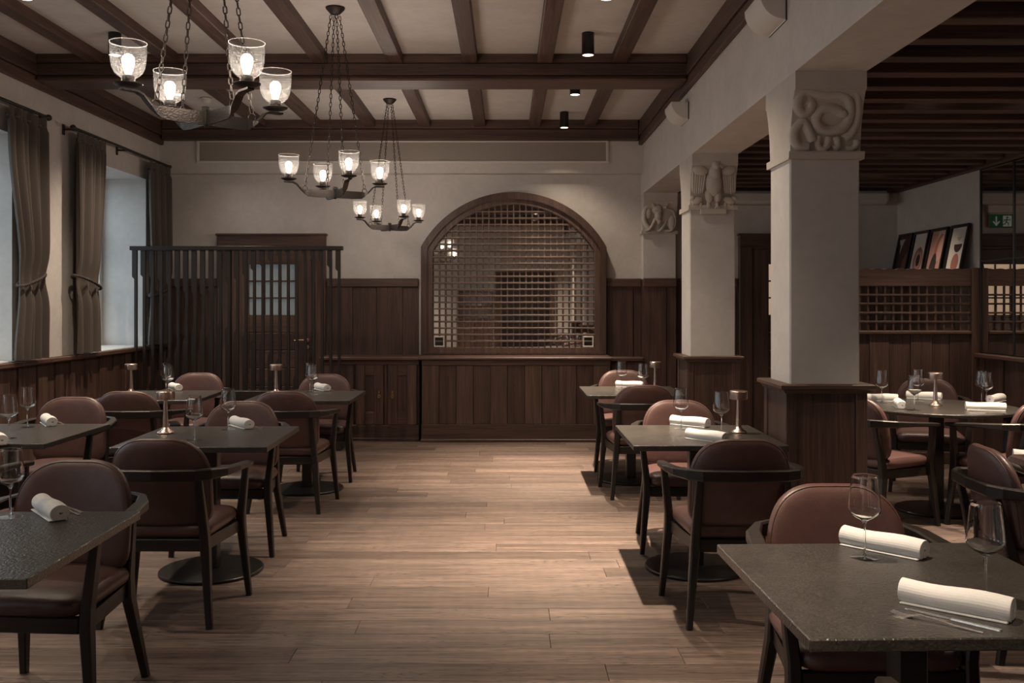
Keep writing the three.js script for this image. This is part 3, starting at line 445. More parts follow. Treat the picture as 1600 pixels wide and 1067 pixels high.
// ---------- chairs ----------
const ROUND = 64;
function pillow(outline, T, power, deform) {                       // cushion: outline scaled about its middle, thickness falling to the edge
  const c = new THREE.Vector2(); outline.forEach((p) => c.add(p)); c.divideScalar(outline.length);
  const R = [0.02, 0.35, 0.6, 0.78, 0.88, 0.94, 0.975, 0.994, 1], N = outline.length, ring = (r, s) => outline.map((p) => { const z = s * T / 2 * Math.sqrt(Math.max(0, 1 - Math.pow(r, power))); return deform(V(c.x + (p.x - c.x) * r, c.y + (p.y - c.y) * r, z)); });
  const rings = [...R.map((r) => ring(r, 1)).slice(0, -1), ...[...R].reverse().map((r) => ring(r, -1))];
  rings.reverse();
  return loft(rings, { smooth: true, grain: 0 });
}
function outlineOf(shape, n) { return shape.getSpacedPoints(n).slice(0, n); }
function chairProto() {
  const g = new THREE.Group();
  const s = new THREE.Shape(); s.moveTo(-0.165, 0.452); s.lineTo(0.165, 0.452); s.quadraticCurveTo(0.232, 0.452, 0.236, 0.52); s.lineTo(0.236, 0.64); s.bezierCurveTo(0.236, 0.79, 0.17, 0.852, 0.07, 0.86); s.lineTo(-0.07, 0.86); s.bezierCurveTo(-0.17, 0.852, -0.236, 0.79, -0.236, 0.64); s.lineTo(-0.236, 0.52); s.quadraticCurveTo(-0.232, 0.452, -0.165, 0.452);
  const bend = (q) => V(q.x, q.y, q.z - 0.185 - (q.y - 0.452) * 0.13 + 0.75 * q.x * q.x), ol = outlineOf(s, ROUND);
  const back = part('backrest', pillow(ol, 0.072, 9, bend), LEATHER, g);
  for (const z of [0.0185, -0.0185]) part('piping', tube(ol.filter((_, i) => i % 2 === 0).map((p) => bend(V(p.x * 0.966, 0.655 + (p.y - 0.655) * 0.966, z))), 0.0022, 90, 5, true), PIPING, back);
  const q = new THREE.Shape(); q.moveTo(-0.19, -0.20); q.lineTo(0.19, -0.20); q.quadraticCurveTo(0.225, -0.20, 0.23, -0.16); q.lineTo(0.25, 0.18); q.quadraticCurveTo(0.25, 0.245, 0.19, 0.25); q.lineTo(-0.19, 0.25); q.quadraticCurveTo(-0.25, 0.245, -0.25, 0.18); q.lineTo(-0.23, -0.16); q.quadraticCurveTo(-0.225, -0.20, -0.19, -0.20);
  part('seat', pillow(outlineOf(q, ROUND), 0.085, 10, (p) => V(p.x, 0.425 + p.z + 0.012 * Math.max(0, p.z > 0 ? 1 - (p.x * p.x + p.y * p.y) / 0.06 : 0), p.y)), LEATHER, g);
  part('seat_frame', merge([cbox(-0.24, 0.24, 0.335, 0.392, 0.205, 0.235, 0.004), cbox(-0.19, 0.19, 0.335, 0.392, -0.205, -0.175, 0.004), ...[-1, 1].map((k) => loft([[0.335], [0.392]].map(([y]) => [V(k * 0.235, y, 0.22), V(k * 0.262, y, 0.22), V(k * 0.212, y, -0.19), V(k * 0.186, y, -0.19)].slice().sort(() => 0)).map((r) => k > 0 ? r.map((v) => v).reverse().reverse() : r.reverse()), { grain: 2 }))]), BLACKWOOD, g);
  for (const k of [-1, 1]) {
    part('leg', leg([{ p: [k * 0.294, 0, 0.245], w: 0.027, t: 0.03 }, { p: [k * 0.262, 0.36, 0.218], w: 0.042, t: 0.05 }, { p: [k * 0.262, 0.42, 0.213], w: 0.041, t: 0.05 }, { p: [k * 0.29, 0.675, 0.205], w: 0.03, t: 0.034 }]), BLACKWOOD, g);
    part('leg', leg([{ p: [k * 0.25, 0, -0.265], w: 0.028, t: 0.03 }, { p: [k * 0.212, 0.34, -0.195], w: 0.042, t: 0.052 }, { p: [k * 0.208, 0.42, -0.198], w: 0.04, t: 0.05 }, { p: [k * 0.198, 0.70, -0.262], w: 0.03, t: 0.022 }]), BLACKWOOD, g);
  }
  // arm rail: stations in plan with lateral width w and height h
  const st = [[-0.296, 0.672, 0.245, 0.04, 0.024], [-0.302, 0.68, 0.15, 0.05, 0.026], [-0.300, 0.692, -0.03, 0.055, 0.03], [-0.283, 0.698, -0.16, 0.05, 0.04], [-0.245, 0.70, -0.245, 0.032, 0.05], [-0.19, 0.70, -0.283, 0.026, 0.052], [0, 0.70, -0.298, 0.024, 0.052]];
  const full = [...st, ...st.slice(0, -1).reverse().map(([x, ...r]) => [-x, ...r])];
  part('arm_rail', loft(full.map(([x, y, z, w, h], i) => { const a = full[Math.max(0, i - 1)], b = full[Math.min(full.length - 1, i + 1)], t = V(b[0] - a[0], 0, b[2] - a[2]).normalize(), nn = V(t.z, 0, -t.x), c = 0.006; return [[-w / 2, -h / 2 + c], [-w / 2 + c, -h / 2], [w / 2 - c, -h / 2], [w / 2, -h / 2 + c], [w / 2, h / 2 - c], [w / 2 - c, h / 2], [-w / 2 + c, h / 2], [-w / 2, h / 2 - c]].map(([u, v]) => V(x + nn.x * u, y + v, z + nn.z * u)); }), { grain: 0 }), BLACKWOOD, g);
  return g;
}
const CHAIR = chairProto();
CHAIR.name = 'armchair';
const PH = {
  A: 'aisle table farthest from the slatted screen', C: 'middle aisle table of the window side', D: 'aisle table nearest the slatted screen', B: 'window table farther from the slatted screen', E: 'window table nearest the slatted screen',
  F: 'column-side table farthest from the bar', G: 'column-side table next to the snake column', H: 'column-side table nearest the bar', I: 'round table before the lattice partition', J: 'round table farther from the lattice partition',
};
function chair(x, d, deg, label) {                                  // deg 0: faces the camera, 180: faces the bar
  const c = CHAIR.clone(); c.name = numbered('armchair'); c.position.set(x, 0, -d); c.rotation.y = deg * Math.PI / 180; c.userData = { label, category: 'chair', group: 'brown leather armchairs' }; scene.add(c); return c;
}
const ORD = ['first', 'second', 'third', 'fourth', 'fifth', 'sixth', 'seventh', 'eighth', 'ninth']; let row = 0;
const toBar = 'brown leather armchair facing the bar at the ', fromBar = 'brown leather armchair backing the bar at the ';
chair(-1.70, 3.56, -4, fromBar + PH.A);
chair(-1.60, 4.62, 180, toBar + PH.C); chair(-1.66, 5.83, 0, fromBar + PH.C);
chair(-1.57, 6.99, 180, toBar + PH.D); chair(-1.58, 8.15, 0, fromBar + PH.D);
chair(-2.70, 4.60, 180, toBar + PH.B); chair(-2.85, 6.10, 0, fromBar + PH.B);
chair(-2.68, 6.98, 180, toBar + PH.E); chair(-2.73, 8.30, 0, fromBar + PH.E);
chair(1.11, 3.06, 0, fromBar + PH.F); chair(1.10, 1.80, 180, toBar + PH.F);
chair(1.075, 4.61, 180, toBar + PH.G); chair(1.09, 5.90, 0, fromBar + PH.G);
chair(1.04, 7.47, 180, toBar + PH.H); chair(1.07, 8.64, 0, fromBar + PH.H);
chair(3.36, 7.65, -20, fromBar + PH.I);
chair(2.50, 6.50, 180 - 60, 'brown leather armchair nearest the snake column at the ' + PH.I); chair(3.31, 6.32, 180 + 27, 'brown leather armchair nearest the wall mirror at the ' + PH.I);
chair(2.30, 4.15, 85, 'brown leather armchair with its back to the arcade at the other round table');
// ---------- tables ----------
const TT = 0.745, TABLES = {};
function tableBase(t) {
  part('base_disc', lathe([[0.0, 0], [0.268, 0], [0.28, 0.004], [0.28, 0.014], [0.272, 0.019], [0.06, 0.024], [0, 0.024]], 48), BLACKMETAL, t);
  part('pole', cbox(-0.04, 0.04, 0.022, 0.712, -0.04, 0.04, 0.006, 1), BLACKMETAL, t);
  part('support_plate', cbox(-0.2, 0.2, 0.706, 0.716, -0.2, 0.2, 0.003), BLACKMETAL, t);
}
function square(key, x, d, deg, label) {
  const t = thing('dining_table', label, 'table', [x, 0, -d], deg * Math.PI / 180); t.userData.group = 'square dining tables';
  part('table_top', cbox(-0.40, 0.40, 0.716, TT, -0.415, 0.415, 0.003, 0), TOP, t); tableBase(t); TABLES[key] = t;
}
square('A', -1.685, 2.965, 1, 'dark stone-topped square table on aisle, farthest from the slatted screen');
square('C', -1.63, 5.30, 1, 'dark stone-topped square table with lamp, middle aisle table of window side');
square('D', -1.58, 7.62, 0, 'dark stone-topped square table on aisle, nearest the slatted screen');
square('B', -2.81, 5.42, 0, 'dark stone-topped square table by the windows, farther from the slatted screen');
square('E', -2.76, 7.64, 2, 'dark stone-topped square table by the windows, nearest the slatted screen');
square('F', 1.05, 2.52, 1.5, 'dark stone-topped square table on column side, farthest from the bar');
square('G', 1.052, 5.355, 0, 'dark stone-topped square table with lamp beside the snake column');
square('H', 1.035, 8.03, 0, 'dark stone-topped square table on column side, nearest the bar');
function roundTable(key, x, d, label) {
  const t = thing('round_table', label, 'table', [x, 0, -d]); t.userData.group = 'round dining tables';
  part('table_top', muv(lathe([[0, 0.718], [0.53, 0.718], [0.536, 0.722], [0.54, 0.728], [0.54, 0.738], [0.536, TT], [0, TT]], 72), 0), TOP, t); tableBase(t); TABLES[key] = t;
}
roundTable('I', 3.06, 6.84, 'dark round table set with lamp and napkins before the lattice partition');
roundTable('J', 2.83, 4.27, 'dark round table of the side room farther from the lattice partition');
// ---------- table ware ----------
const onTable = (px, py) => { const d = (EYE - TT) * FOCAL / (py - VY); return [pxX(px, d), TT, -d]; };
const WG = new THREE.Group(); WG.name = 'wine_glass';
part('bowl', lathe([[0.0042, 0.098], [0.007, 0.104], [0.014, 0.110], [0.028, 0.1175], [0.0405, 0.127], [0.0455, 0.136], [0.0455, 0.142], [0.0440, 0.160], [0.0405, 0.195], [0.0370, 0.228], [0.0360, 0.2375], [0.0352, 0.2377], [0.0360, 0.228], [0.0395, 0.195], [0.0430, 0.160], [0.0444, 0.142], [0.0444, 0.137], [0.0395, 0.1285], [0.027, 0.1195], [0.013, 0.113], [0.005, 0.110], [0, 0.1095]], 48), CRYSTAL, WG);
part('stem', lathe([[0.0065, 0.0045], [0.004, 0.012], [0.0032, 0.03], [0.003, 0.08], [0.0042, 0.098]], 16), CRYSTAL, WG);
part('foot', lathe([[0, 0], [0.040, 0], [0.0415, 0.0012], [0.040, 0.0022], [0.015, 0.0038], [0.0065, 0.0046], [0, 0.0048]], 40), GLASS, WG);
function glass(px, py, key, where) { const c = WG.clone(); c.name = numbered('wine_glass'); c.position.set(...onTable(px, py)); c.userData = { label: 'stemmed wine glass ' + where + 'on the ' + PH[key], category: 'glass', group: 'wine glasses' + (where ? '' : ' on the ' + PH[key]) }; scene.add(c); }
for (const [k, ...l] of [['A', [16, 808, '']], ['B', [14, 685, 'by the edge napkin '], [43, 667, 'beside the knife ']], ['C', [303.5, 688, 'beside the lamp '], [356.5, 671.5, 'beside the napkin ']], ['D', [484.6, 612, ''], [488, 616.5, '']], ['E', [259.7, 612, ''], [262.5, 618, '']], ['F', [1351, 871, 'before the plain napkin '], [1540, 934, 'behind the napkin with cutlery ']],
  ['G', [1064, 670, 'between two napkins '], [1127, 678, 'beside the lamp ']], ['H', [971.4, 608, 'before the napkin '], [1004.5, 613.5, 'beside the lamp ']], ['I', [1428.6, 641, 'between lamp and tilted napkin '], [1434, 627, 'behind the lamp '], [1534, 630, 'behind the napkin with knife '], [1541, 634, 'behind the napkin with knife '], [1378, 629, 'nearest the snake column ']]]) for (const [x, y, w] of l) glass(x, y, k, w);
// lamps
const LP = new THREE.Group();
part('base', lathe([[0, 0], [0.044, 0], [0.046, 0.004], [0.044, 0.010], [0.034, 0.016], [0.022, 0.024], [0.016, 0.036], [0, 0.036]], 36), NICKEL, LP);
part('stem', lathe([[0.0155, 0.034], [0.014, 0.08], [0.0115, 0.15], [0.0105, 0.192]], 24), NICKEL, LP);
part('shade', lathe([[0, 0.194], [0.046, 0.190], [0.050, 0.192], [0.050, 0.232], [0.047, 0.238], [0, 0.240]], 40), NICKEL, LP);
for (const [k, px, py] of [['C', 258.6, 677], ['G', 1154, 676], ['H', 1024, 609], ['D', 431.5, 615], ['E', 204.8, 614], ['I', 1461.5, 634]]) { const c = LP.clone(); c.name = numbered('table_lamp'); c.position.set(...onTable(px, py)); c.userData = { label: 'small brushed metal cordless lamp on the ' + PH[k], category: 'lamp', group: 'cordless table lamps' }; scene.add(c); }
// napkins: spiral roll of cloth
const NAP = (() => {
  const band = (o) => { const p = []; for (let i = 0; i <= 100; i++) { const t = i / 100, a = t * 3.6 * 6.283 + 0.35, r = 0.002 + 0.0235 * t + o; p.push([r * Math.cos(a) * 1.12, r * Math.sin(a) * 0.94]); } return p; };
  const out = band(0.0055), inn = band(0).reverse();
  const s = new THREE.Shape([...out, ...inn].map(([x, y]) => new THREE.Vector2(x, y)));
  const g = new THREE.ExtrudeGeometry(s, { depth: 0.244, steps: 8, bevelEnabled: true, bevelThickness: 0.003, bevelSize: 0.0012, bevelSegments: 2 }); g.translate(0, 0.0272, -0.122);
  const p = g.attributes.position; for (let i = 0; i < p.count; i++) { const z = p.getZ(i), y = p.getY(i); p.setY(i, y < 0.004 ? Math.max(0.0005, y) : y * (1 + 0.05 * Math.sin(z * 28))); p.setX(i, p.getX(i) * (1 + 0.04 * Math.sin(z * 21 + 1))); }
  g.computeVertexNormals();
  const flap = cbox(-0.036, 0.024, 0.0003, 0.0048, -0.120, 0.120, 0.002, 2);
  return [muv(g, 2), flap];
})();
function napkin(ax, ay, bx, by, key, extra = '') {
  const a = V(...onTable(ax, ay)), b = V(...onTable(bx, by)), m = a.clone().add(b).multiplyScalar(0.5);
  const t = thing('napkin', 'white rolled napkin ' + extra + 'on the ' + PH[key], 'napkin', [m.x, TT, m.z], Math.atan2(b.x - a.x, b.z - a.z), 'napkins on the ' + PH[key]);
  part('roll', NAP[0], LINEN, t); part('flap', NAP[1], LINEN, t); return t;
}
napkin(62, 793, 98, 816, 'A'); napkin(68, 657, 86, 669, 'B', 'with a knife '); napkin(-8, 688, 2, 695, 'B', 'without cutlery ');
napkin(364, 663, 392, 671, 'C'); napkin(493, 607, 515, 612, 'D'); napkin(265, 606, 284, 612, 'E');
napkin(1322, 849, 1442, 873, 'F', 'near the armchair '); napkin(1408, 937, 1585, 971, 'F', 'with cutlery ');
napkin(1049, 662, 1108, 668, 'G', 'near the wine glass '); napkin(1076, 684, 1134, 692, 'G', 'beside the lamp ');
napkin(963, 604, 1006, 606, 'H');
napkin(1358, 626, 1392, 627, 'I', 'nearest the snake column '); napkin(1401, 632, 1412, 641, 'I', 'seen end on '); napkin(1420, 622, 1468, 624.5, 'I', 'behind the lamp '); napkin(1508, 640, 1572, 642, 'I', 'with a knife '); napkin(1543, 630, 1568, 625, 'I', 'nearest the wall mirror ');
{ const t = thing('napkin', 'white rolled linen napkin on the ' + PH.J, 'napkin', [2.47, TT, -4.42], 1.2, 'napkins on the ' + PH.J); part('roll', NAP[0], LINEN, t); part('flap', NAP[1], LINEN, t); }
// cutlery
const extr = (pts, depth, bend) => { const g = new THREE.ExtrudeGeometry(new THREE.Shape(pts.map(([x, y]) => new THREE.Vector2(x, y))), { depth, bevelEnabled: true, bevelThickness: 0.0006, bevelSize: 0.0006, bevelSegments: 1 }); g.rotateX(-Math.PI / 2); return g; };
const rowsOf = (pts, th) => loft(pts.map(([s, w, y]) => { const c = Math.min(w * 0.3, 0.001); return [V(-w / 2, y, s), V(-w / 2 + c, y + th, s), V(w / 2 - c, y + th, s), V(w / 2, y, s)]; }), { grain: 2 });
function fork() { const g = new THREE.Group(); part('handle', rowsOf([[-0.1, 0.009, 0.001], [-0.098, 0.010, 0.001], [-0.04, 0.008, 0.003], [0.0, 0.006, 0.008], [0.035, 0.006, 0.010], [0.05, 0.018, 0.006], [0.06, 0.022, 0.003], [0.066, 0.023, 0.002]], 0.002), STEEL, g); for (let k = 0; k < 4; k++) { const m = part('tine', rowsOf([[0.064, 0.0035, 0.002], [0.085, 0.0030, 0.003], [0.103, 0.002, 0.007]], 0.0016), STEEL, g); m.position.x = (k - 1.5) * 0.0062; } return g; }
function knife() { const g = new THREE.Group(); part('handle', rowsOf([[-0.11, 0.011, 0.0008], [-0.107, 0.013, 0.0008], [-0.03, 0.010, 0.0008], [0.0, 0.009, 0.0008]], 0.004), STEEL, g); part('blade', rowsOf([[0.0, 0.010, 0.001], [0.02, 0.017, 0.001], [0.08, 0.016, 0.001], [0.10, 0.009, 0.001], [0.108, 0.003, 0.001]], 0.0018), STEEL, g); return g; }
const FORK = fork(), KNIFE = knife();
function cutlery(proto, kind, ax, ay, bx, by, key) { const a = V(...onTable(ax, ay)), b = V(...onTable(bx, by)), m = a.clone().add(b).multiplyScalar(0.5), c = proto.clone(); c.name = numbered(kind); c.position.set(m.x, TT, m.z); c.rotation.y = Math.atan2(a.x - b.x, a.z - b.z); c.userData = { label: 'polished steel ' + kind + ' beside a napkin on the ' + PH[key], category: kind, group: 'steel cutlery' }; scene.add(c); }
cutlery(FORK, 'fork', 1404, 961, 1526, 988, 'F'); cutlery(KNIFE, 'knife', 1420, 953, 1557, 985, 'F');
cutlery(FORK, 'fork', 78, 789, 133, 809, 'A'); cutlery(KNIFE, 'knife', 88, 787, 131, 803, 'A');
cutlery(KNIFE, 'knife', 84, 656, 107, 667, 'B'); cutlery(KNIFE, 'knife', 385, 663, 414, 671, 'C'); cutlery(KNIFE, 'knife', 506, 607, 526, 611.5, 'D'); cutlery(KNIFE, 'knife', 1513, 645, 1570, 646.5, 'I');
// ---------- chandeliers ----------
const linkG = (() => { const p = [], L = 0.0105, r = 0.0065; for (let i = 0; i < 12; i++) { const a = i / 12 * 6.283; p.push(V(r * Math.cos(a), r * Math.sin(a) + (Math.sin(a) >= 0 ? L : -L), 0)); } return new THREE.TubeGeometry(new THREE.CatmullRomCurve3(p, true), 14, 0.0026, 5, true); })();
function chain(a, b) {
  const v = b.clone().sub(a), L = v.length(), n = Math.round(L / 0.0285), q = new THREE.Quaternion().setFromUnitVectors(V(0, 1, 0), v.clone().normalize()), list = [];
  for (let i = 0; i < n; i++) { const g = linkG.clone(); g.rotateY(i % 2 ? 1.57 : 0.1); g.applyQuaternion(q); const p = a.clone().addScaledVector(v, (i + 0.5) / n); g.translate(p.x, p.y, p.z); list.push(g); }
  return merge(list);
}
function chandelier(x, d, deg, label) {
  const H = HC, c = thing('chandelier', label, 'chandelier', [x, 0, -d]), yB = 2.215, R = 0.315;
  part('canopy', lathe([[0, H - 0.05], [0.018, H - 0.05], [0.035, H - 0.042], [0.062, H - 0.012], [0.066, H - 0.001], [0, H - 0.001]], 28), CHAINM, c);
  for (let k = 0; k < 2; k++) {
    const a = (deg + k * 90) * Math.PI / 180, ux = Math.cos(a), uz = Math.sin(a), st = [];
    // flat bar on edge in the middle, twisted to lie flat and swept up at both ends: [r, y, half width across, half height]
    const half = [[0.0, 0, 0.004, 0.027], [0.12, -0.002, 0.004, 0.026], [0.185, 0.0, 0.004, 0.024], [0.205, 0.004, 0.007, 0.014], [0.225, 0.014, 0.016, 0.005], [0.245, 0.034, 0.017, 0.004], [0.262, 0.054, 0.017, 0.004], [0.285, 0.064, 0.016, 0.004], [0.345, 0.066, 0.014, 0.004]];
    const all = [...half.slice(1).reverse().map(([r, y, w, h]) => [-r, y, w, h]), ...half];
    part('arm_bar', loft(all.map(([r, y, w, h]) => [[-w, -h], [w, -h], [w, h], [-w, h]].map(([p, q]) => V(ux * r - uz * p, yB + y + q, uz * r + ux * p))), { grain: 0 }), IRON, c);
    for (const s of [-1, 1]) {
      const px = ux * R * s, pz = uz * R * s, y0 = yB + 0.07;
      const g = new THREE.Group(); g.name = 'light_holder'; g.position.set(px, y0, pz); c.add(g);
      part('drip_tray', lathe([[0, 0.006], [0.03, 0.006], [0.05, 0.014], [0.053, 0.018], [0.05, 0.019], [0.028, 0.012], [0, 0.012]], 24), IRON, g);
      part('socket', lathe([[0, 0.01], [0.021, 0.01], [0.023, 0.045], [0.018, 0.05], [0, 0.05]], 20), IRON, g);
      part('glass_shade', lathe([[0.026, 0.030], [0.026, 0.040], [0.038, 0.047], [0.051, 0.060], [0.060, 0.080], [0.0645, 0.105], [0.0662, 0.135], [0.067, 0.172]], 40), SHADE, g);
      part('shade_rim', (() => { const t = new THREE.TorusGeometry(0.067, 0.0011, 6, 48); t.rotateX(Math.PI / 2); t.translate(0, 0.172, 0); return t; })(), GLASSRIM, g);
      part('bulb', lathe([[0, 0.05], [0.011, 0.055], [0.016, 0.07], [0.021, 0.088], [0.0235, 0.103], [0.021, 0.117], [0.013, 0.127], [0, 0.131]], 20), BULBM, g);
      const l = new THREE.PointLight(WARM, BULB); l.position.set(0, 0.098, 0); l.castShadow = true; l.shadow.radius = 1.1; l.name = 'bulb_light'; g.add(l);
      const ring = new THREE.TorusGeometry(0.016, 0.003, 6, 18); ring.rotateY(-a); ring.translate(ux * 0.205 * s, yB + 0.03, uz * 0.205 * s); part('ring', ring, CHAINM, c);
      part('chain', chain(V(ux * 0.205 * s, yB + 0.046, uz * 0.205 * s), V(ux * 0.03 * s, H - 0.055, uz * 0.03 * s)), CHAINM, c);
    }
  }
  part('centre_post', lathe([[0, yB - 0.035], [0.008, yB - 0.034], [0.012, yB - 0.02], [0.012, yB + 0.03], [0.018, yB + 0.032], [0.018, yB + 0.045], [0, yB + 0.05]], 16), IRON, c);
}
chandelier(-1.20, 3.83, 45, 'wrought iron chandelier with four glass shades, farthest from the bar');
chandelier(-1.16, 6.49, -26, 'wrought iron chandelier with four glass shades, middle of the row');
chandelier(-1.148, 9.41, -32, 'wrought iron chandelier with four glass shades, nearest the bar');
// ---------- downlights ----------
function downlight(x, d, top, len, aimX, aimD, I, ang, flood, name, label, group) {
  const r = 0.046, t = thing(name, label, 'downlight', [x, top, -d], 0, group);
  part('housing', lathe([[0, -0.001], [r, -0.001], [r, -len], [r - 0.005, -len], [r - 0.008, -len + 0.012], [0, -len + 0.012]], 28), BLACKMETAL, t);
  part('led_lens', (() => { const g = new THREE.CylinderGeometry(r - 0.0055, r - 0.0055, 0.003, 24); g.translate(0, -len + 0.0025, 0); return g; })(), LED, t);
  const s = new THREE.SpotLight(SPOTC, I, 0, ang, 1, 2); s.position.set(0, -len - 0.004, 0); s.castShadow = true; s.shadow.radius = 1.4; s.name = 'downlight_beam'; t.add(s);
  s.target.position.set(aimX - x, -top, -(aimD - d)); t.add(s.target); s.target.name = 'aim';
  if (flood) { const w = new THREE.SpotLight(SPOTC, flood, 0, 1.02, 0.6, 2); w.position.set(0, -len - 0.004, 0); w.castShadow = true; w.shadow.radius = 1.4; w.name = 'downlight_spill'; w.target.name = 'aim'; w.target.position.set(0, -top, 0); t.add(w, w.target); }
}
for (const [d, k, f] of [[10.04, 0.15, 0.9], [8.45, 1, 1.4], [7.1, 0.08, 0.7], [5.78, 1, 1.7], [4.4, 0.05, 0], [3.0, 0.32, 0], [1.6, 0.1, 0.3], [0.2, 0.1, 1.5], [-1.2, 0.2, 5]]) {
  downlight(0.60, d, HC, 0.165, k === 1 ? 0.12 : d > 10 ? 0.1 : d > 4 ? 1.05 : 0.6, d > 10 ? 10.3 : d === 7.1 ? 7.8 : d === 4.4 ? 5.0 : d - 0.1, SPOT * k * 0.9, 0.5, FLOOD * f, 'downlight', ORD[row] + ' black ceiling downlight from the bar, on the arcade side', 'downlights toward the arcade');
  downlight(-2.90, d, HC, 0.165, -2.7, d, SPOT * 0.07, 0.5, FLOOD * (d < 2 ? f : d > 10 ? 0.15 : d > 8 ? 2 : d > 7 ? 1.6 : d > 5 ? 1.1 : 0.7), 'downlight', ORD[row] + ' black ceiling downlight from the bar, on the window side', 'downlights toward the windows');
  row++;
}
for (const [x, d] of [[3.42, 8.06], [3.96, 8.06], [3.68, 9.40], [2.75, 6.05], [3.42, 6.05], [2.55, 8.06], [2.9, 4.04]]) downlight(x, d, HA, 0.07, x, d, SIDE_SPOT * (d > 8.5 ? 0.22 : d > 7 ? 0.16 : 1), 0.8, 0, 'recessed_spot', 'small black spot between the joists of the side room', 'spots between the side room joists');
// ---------- wall speakers, pictures, exit sign ----------
for (const [d, l] of [[7.87, 'white quarter-round wall speaker above the eagle column'], [5.117, 'white quarter-round wall speaker above the snake column']]) {
  const t = thing('wall_speaker', l, 'speaker', [XA, 2.99, -d]), sh = new THREE.Shape(); sh.moveTo(-0.004, 0); sh.lineTo(-0.004, 0.137); sh.lineTo(-0.137, 0.137); sh.absarc(-0.004, 0.137, 0.133, Math.PI, Math.PI * 1.5, false);
  const g = new THREE.ExtrudeGeometry(sh, { depth: 0.33, bevelEnabled: true, bevelThickness: 0.004, bevelSize: 0.003, bevelSegments: 2, curveSegments: 20 }); g.translate(-0.004, 0, -0.335);
  part('cabinet', g, WHITE, t); part('back_plate', cbox(-0.008, -0.0005, -0.004, 0.14, -0.338, 0.002, 0.001), BLACKMETAL, t);
}
function canvasTex(w, h, draw) { const c = document.createElement('canvas'); c.width = w; c.height = h; draw(c.getContext('2d'), w, h); const t = new THREE.CanvasTexture(c); t.colorSpace = THREE.SRGBColorSpace; return t; }
const art = [
  ['white print with dark bowl over pink oval', (g, w, h) => { g.fillStyle = '#d8d0c8'; g.fillRect(0, 0, w, h); g.fillStyle = '#b5a596'; g.beginPath(); g.moveTo(w * .38, h * .2); g.lineTo(w * .7, h * .2); g.quadraticCurveTo(w * .54, h * .38, w * .38, h * .2); g.fill(); g.fillStyle = '#3a2620'; g.beginPath(); g.arc(w * .54, h * .36, w * .26, 0, Math.PI); g.fill(); g.fillStyle = '#a86f66'; g.beginPath(); g.ellipse(w * .52, h * .76, w * .24, h * .2, 0, 0, 7); g.fill(); }],
  ['pink print with dark half oval', (g, w, h) => { g.fillStyle = '#b98d82'; g.fillRect(0, 0, w, h); g.fillStyle = '#d3b9ae'; g.fillRect(w * .45, 0, w * .55, h * .5); g.fillStyle = '#a4665e'; g.beginPath(); g.ellipse(w * .62, h * .42, w * .26, h * .36, 0.2, 0, 7); g.fill(); g.fillStyle = '#c79a90'; g.beginPath(); g.ellipse(w * .75, h * .4, w * .2, h * .3, 0.2, 0, 7); g.fill(); g.fillStyle = '#3c3430'; g.beginPath(); g.ellipse(w * .4, h * .86, w * .22, h * .36, 0.1, 0, 7); g.fill(); }],
  ['white print with pink ring around dark oval', (g, w, h) => { g.fillStyle = '#d9d2ca'; g.fillRect(0, 0, w, h); g.fillStyle = '#a5726a'; g.beginPath(); g.ellipse(w * .5, h * .62, w * .36, h * .3, 0, 0, 7); g.fill(); g.fillStyle = '#c49a90'; g.beginPath(); g.ellipse(w * .5, h * .62, w * .25, h * .21, 0, 0, 7); g.fill(); g.fillStyle = '#3a221d'; g.beginPath(); g.ellipse(w * .52, h * .62, w * .15, h * .14, 0, 0, 7); g.fill(); g.fillStyle = '#4a2c26'; g.fillRect(w * .51, h * .3, w * .03, h * .2); }],
  ['dark brown print with pale curved shape', (g, w, h) => { g.fillStyle = '#4a2f26'; g.fillRect(0, 0, w, h); g.fillStyle = '#b8b0a8'; g.beginPath(); g.moveTo(0, h * .08); g.lineTo(w * .5, h * .06); g.quadraticCurveTo(w * .3, h * .2, w * .2, h * .42); g.lineTo(w * .1, h * .15); g.fill(); g.fillStyle = '#2a1a15'; g.fillRect(0, h * .2, w * .18, h * .8); g.fillStyle = '#7b4f45'; g.beginPath(); g.ellipse(w * .9, h * .8, w * .35, h * .4, 0, 0, 7); g.fill(); }],
];
[[8.95, 9.31], [9.38, 9.75], [9.79, 10.15], [10.2, 10.56]].forEach(([a, b], i) => {
  const w = b - a, h = 0.51, t = thing('framed_print', 'black-framed ' + art[i][0] + ' leaning above the lattice', 'picture', [XR - 0.115, 1.722, -(a + b) / 2], -Math.PI / 2), lean = 0.2;
  const g = new THREE.Group(); g.name = 'frame_assembly'; g.rotation.x = -lean; t.add(g);
  part('frame', merge([cbox(-w / 2, w / 2, 0, 0.028, 0, 0.028, 0.003), cbox(-w / 2, w / 2, h - 0.028, h, 0, 0.028, 0.003), cbox(-w / 2, -w / 2 + 0.028, 0.028, h - 0.028, 0, 0.028, 0.003), cbox(w / 2 - 0.028, w / 2, 0.028, h - 0.028, 0, 0.028, 0.003)]), BLACKMETAL, g);
  const pg = new THREE.BoxGeometry(w - 0.056, h - 0.056, 0.006); pg.translate(0, h / 2, 0.008); part('print', pg, std({ map: canvasTex(192, 288, art[i][1]), roughness: 0.6 }), g, art[i][0]);
});
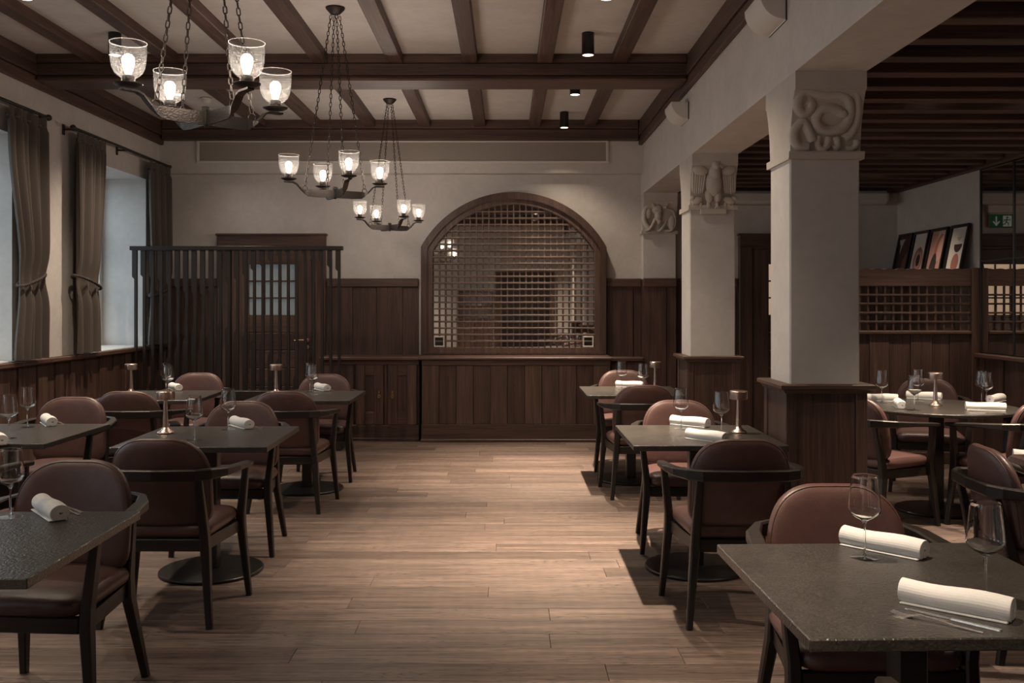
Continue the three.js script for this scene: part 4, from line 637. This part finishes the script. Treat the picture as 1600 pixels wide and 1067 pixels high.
{
  const t = thing('exit_sign', 'green emergency exit sign with arrow above the lit side room door', 'exit sign', [3.18, 2.31, -DB]);
  part('lamp_housing', cbox(-0.17, 0.17, 0.165, 0.255, 0.002, 0.07, 0.006), WHITE, t);
  const tex = canvasTex(512, 288, (g, w, h) => {
    g.fillStyle = '#0d5c3a'; g.fillRect(0, 0, w, h); g.fillStyle = '#dfe8e0';
    g.fillRect(w * .08, h * .1, w * .36, h * .8); g.fillStyle = '#0d5c3a'; g.strokeStyle = '#0d5c3a'; g.lineCap = 'round';       // doorway with a running figure, heading left
    g.beginPath(); g.arc(w * .26, h * .24, h * .08, 0, 7); g.fill(); g.lineWidth = h * .11; g.beginPath(); g.moveTo(w * .28, h * .38); g.lineTo(w * .31, h * .56); g.stroke();
    g.lineWidth = h * .065; g.beginPath(); g.moveTo(w * .31, h * .58); g.lineTo(w * .22, h * .64); g.lineTo(w * .21, h * .82); g.moveTo(w * .31, h * .58); g.lineTo(w * .36, h * .72); g.lineTo(w * .46, h * .76); g.moveTo(w * .27, h * .38); g.lineTo(w * .18, h * .44); g.lineTo(w * .14, h * .36); g.moveTo(w * .29, h * .38); g.lineTo(w * .38, h * .42); g.lineTo(w * .41, h * .54); g.stroke();
    g.strokeStyle = '#dfe8e0'; g.lineWidth = h * .11; g.lineCap = 'butt'; g.beginPath(); g.moveTo(w * .72, h * .16); g.lineTo(w * .72, h * .74); g.stroke(); g.beginPath(); g.moveTo(w * .59, h * .52); g.lineTo(w * .72, h * .8); g.lineTo(w * .85, h * .52); g.stroke();
  });
  const pg = new THREE.PlaneGeometry(0.266, 0.15); pg.translate(0, 0.078, 0.0345);
  part('sign_plate', cbox(-0.137, 0.137, 0, 0.164, 0.026, 0.034, 0.002), WHITE, t);
  part('sign_face', pg, std({ map: tex, emissive: rgb(1, 1, 1), emissiveMap: tex, emissiveIntensity: 0.05, roughness: 0.5 }), t);
}
single('ceiling_duct', B(2.2, 4.17, 2.56, 2.70, DB - 0.25, DB, 0.03), WHITE, 'white boxed duct under the side room ceiling', 'duct', 'structure');
{ const t = thing('smoke_detector', 'small white smoke detector on ceiling panel near the window corner', 'smoke detector', [-2.93, HC, -9.35]); part('base', lathe([[0, -0.001], [0.055, -0.001], [0.055, -0.02], [0, -0.02]], 24), WHITE, t); part('chamber', lathe([[0.045, -0.02], [0.042, -0.042], [0.03, -0.05], [0, -0.05]], 24), WHITE, t); }
renderer.render(scene, camera);
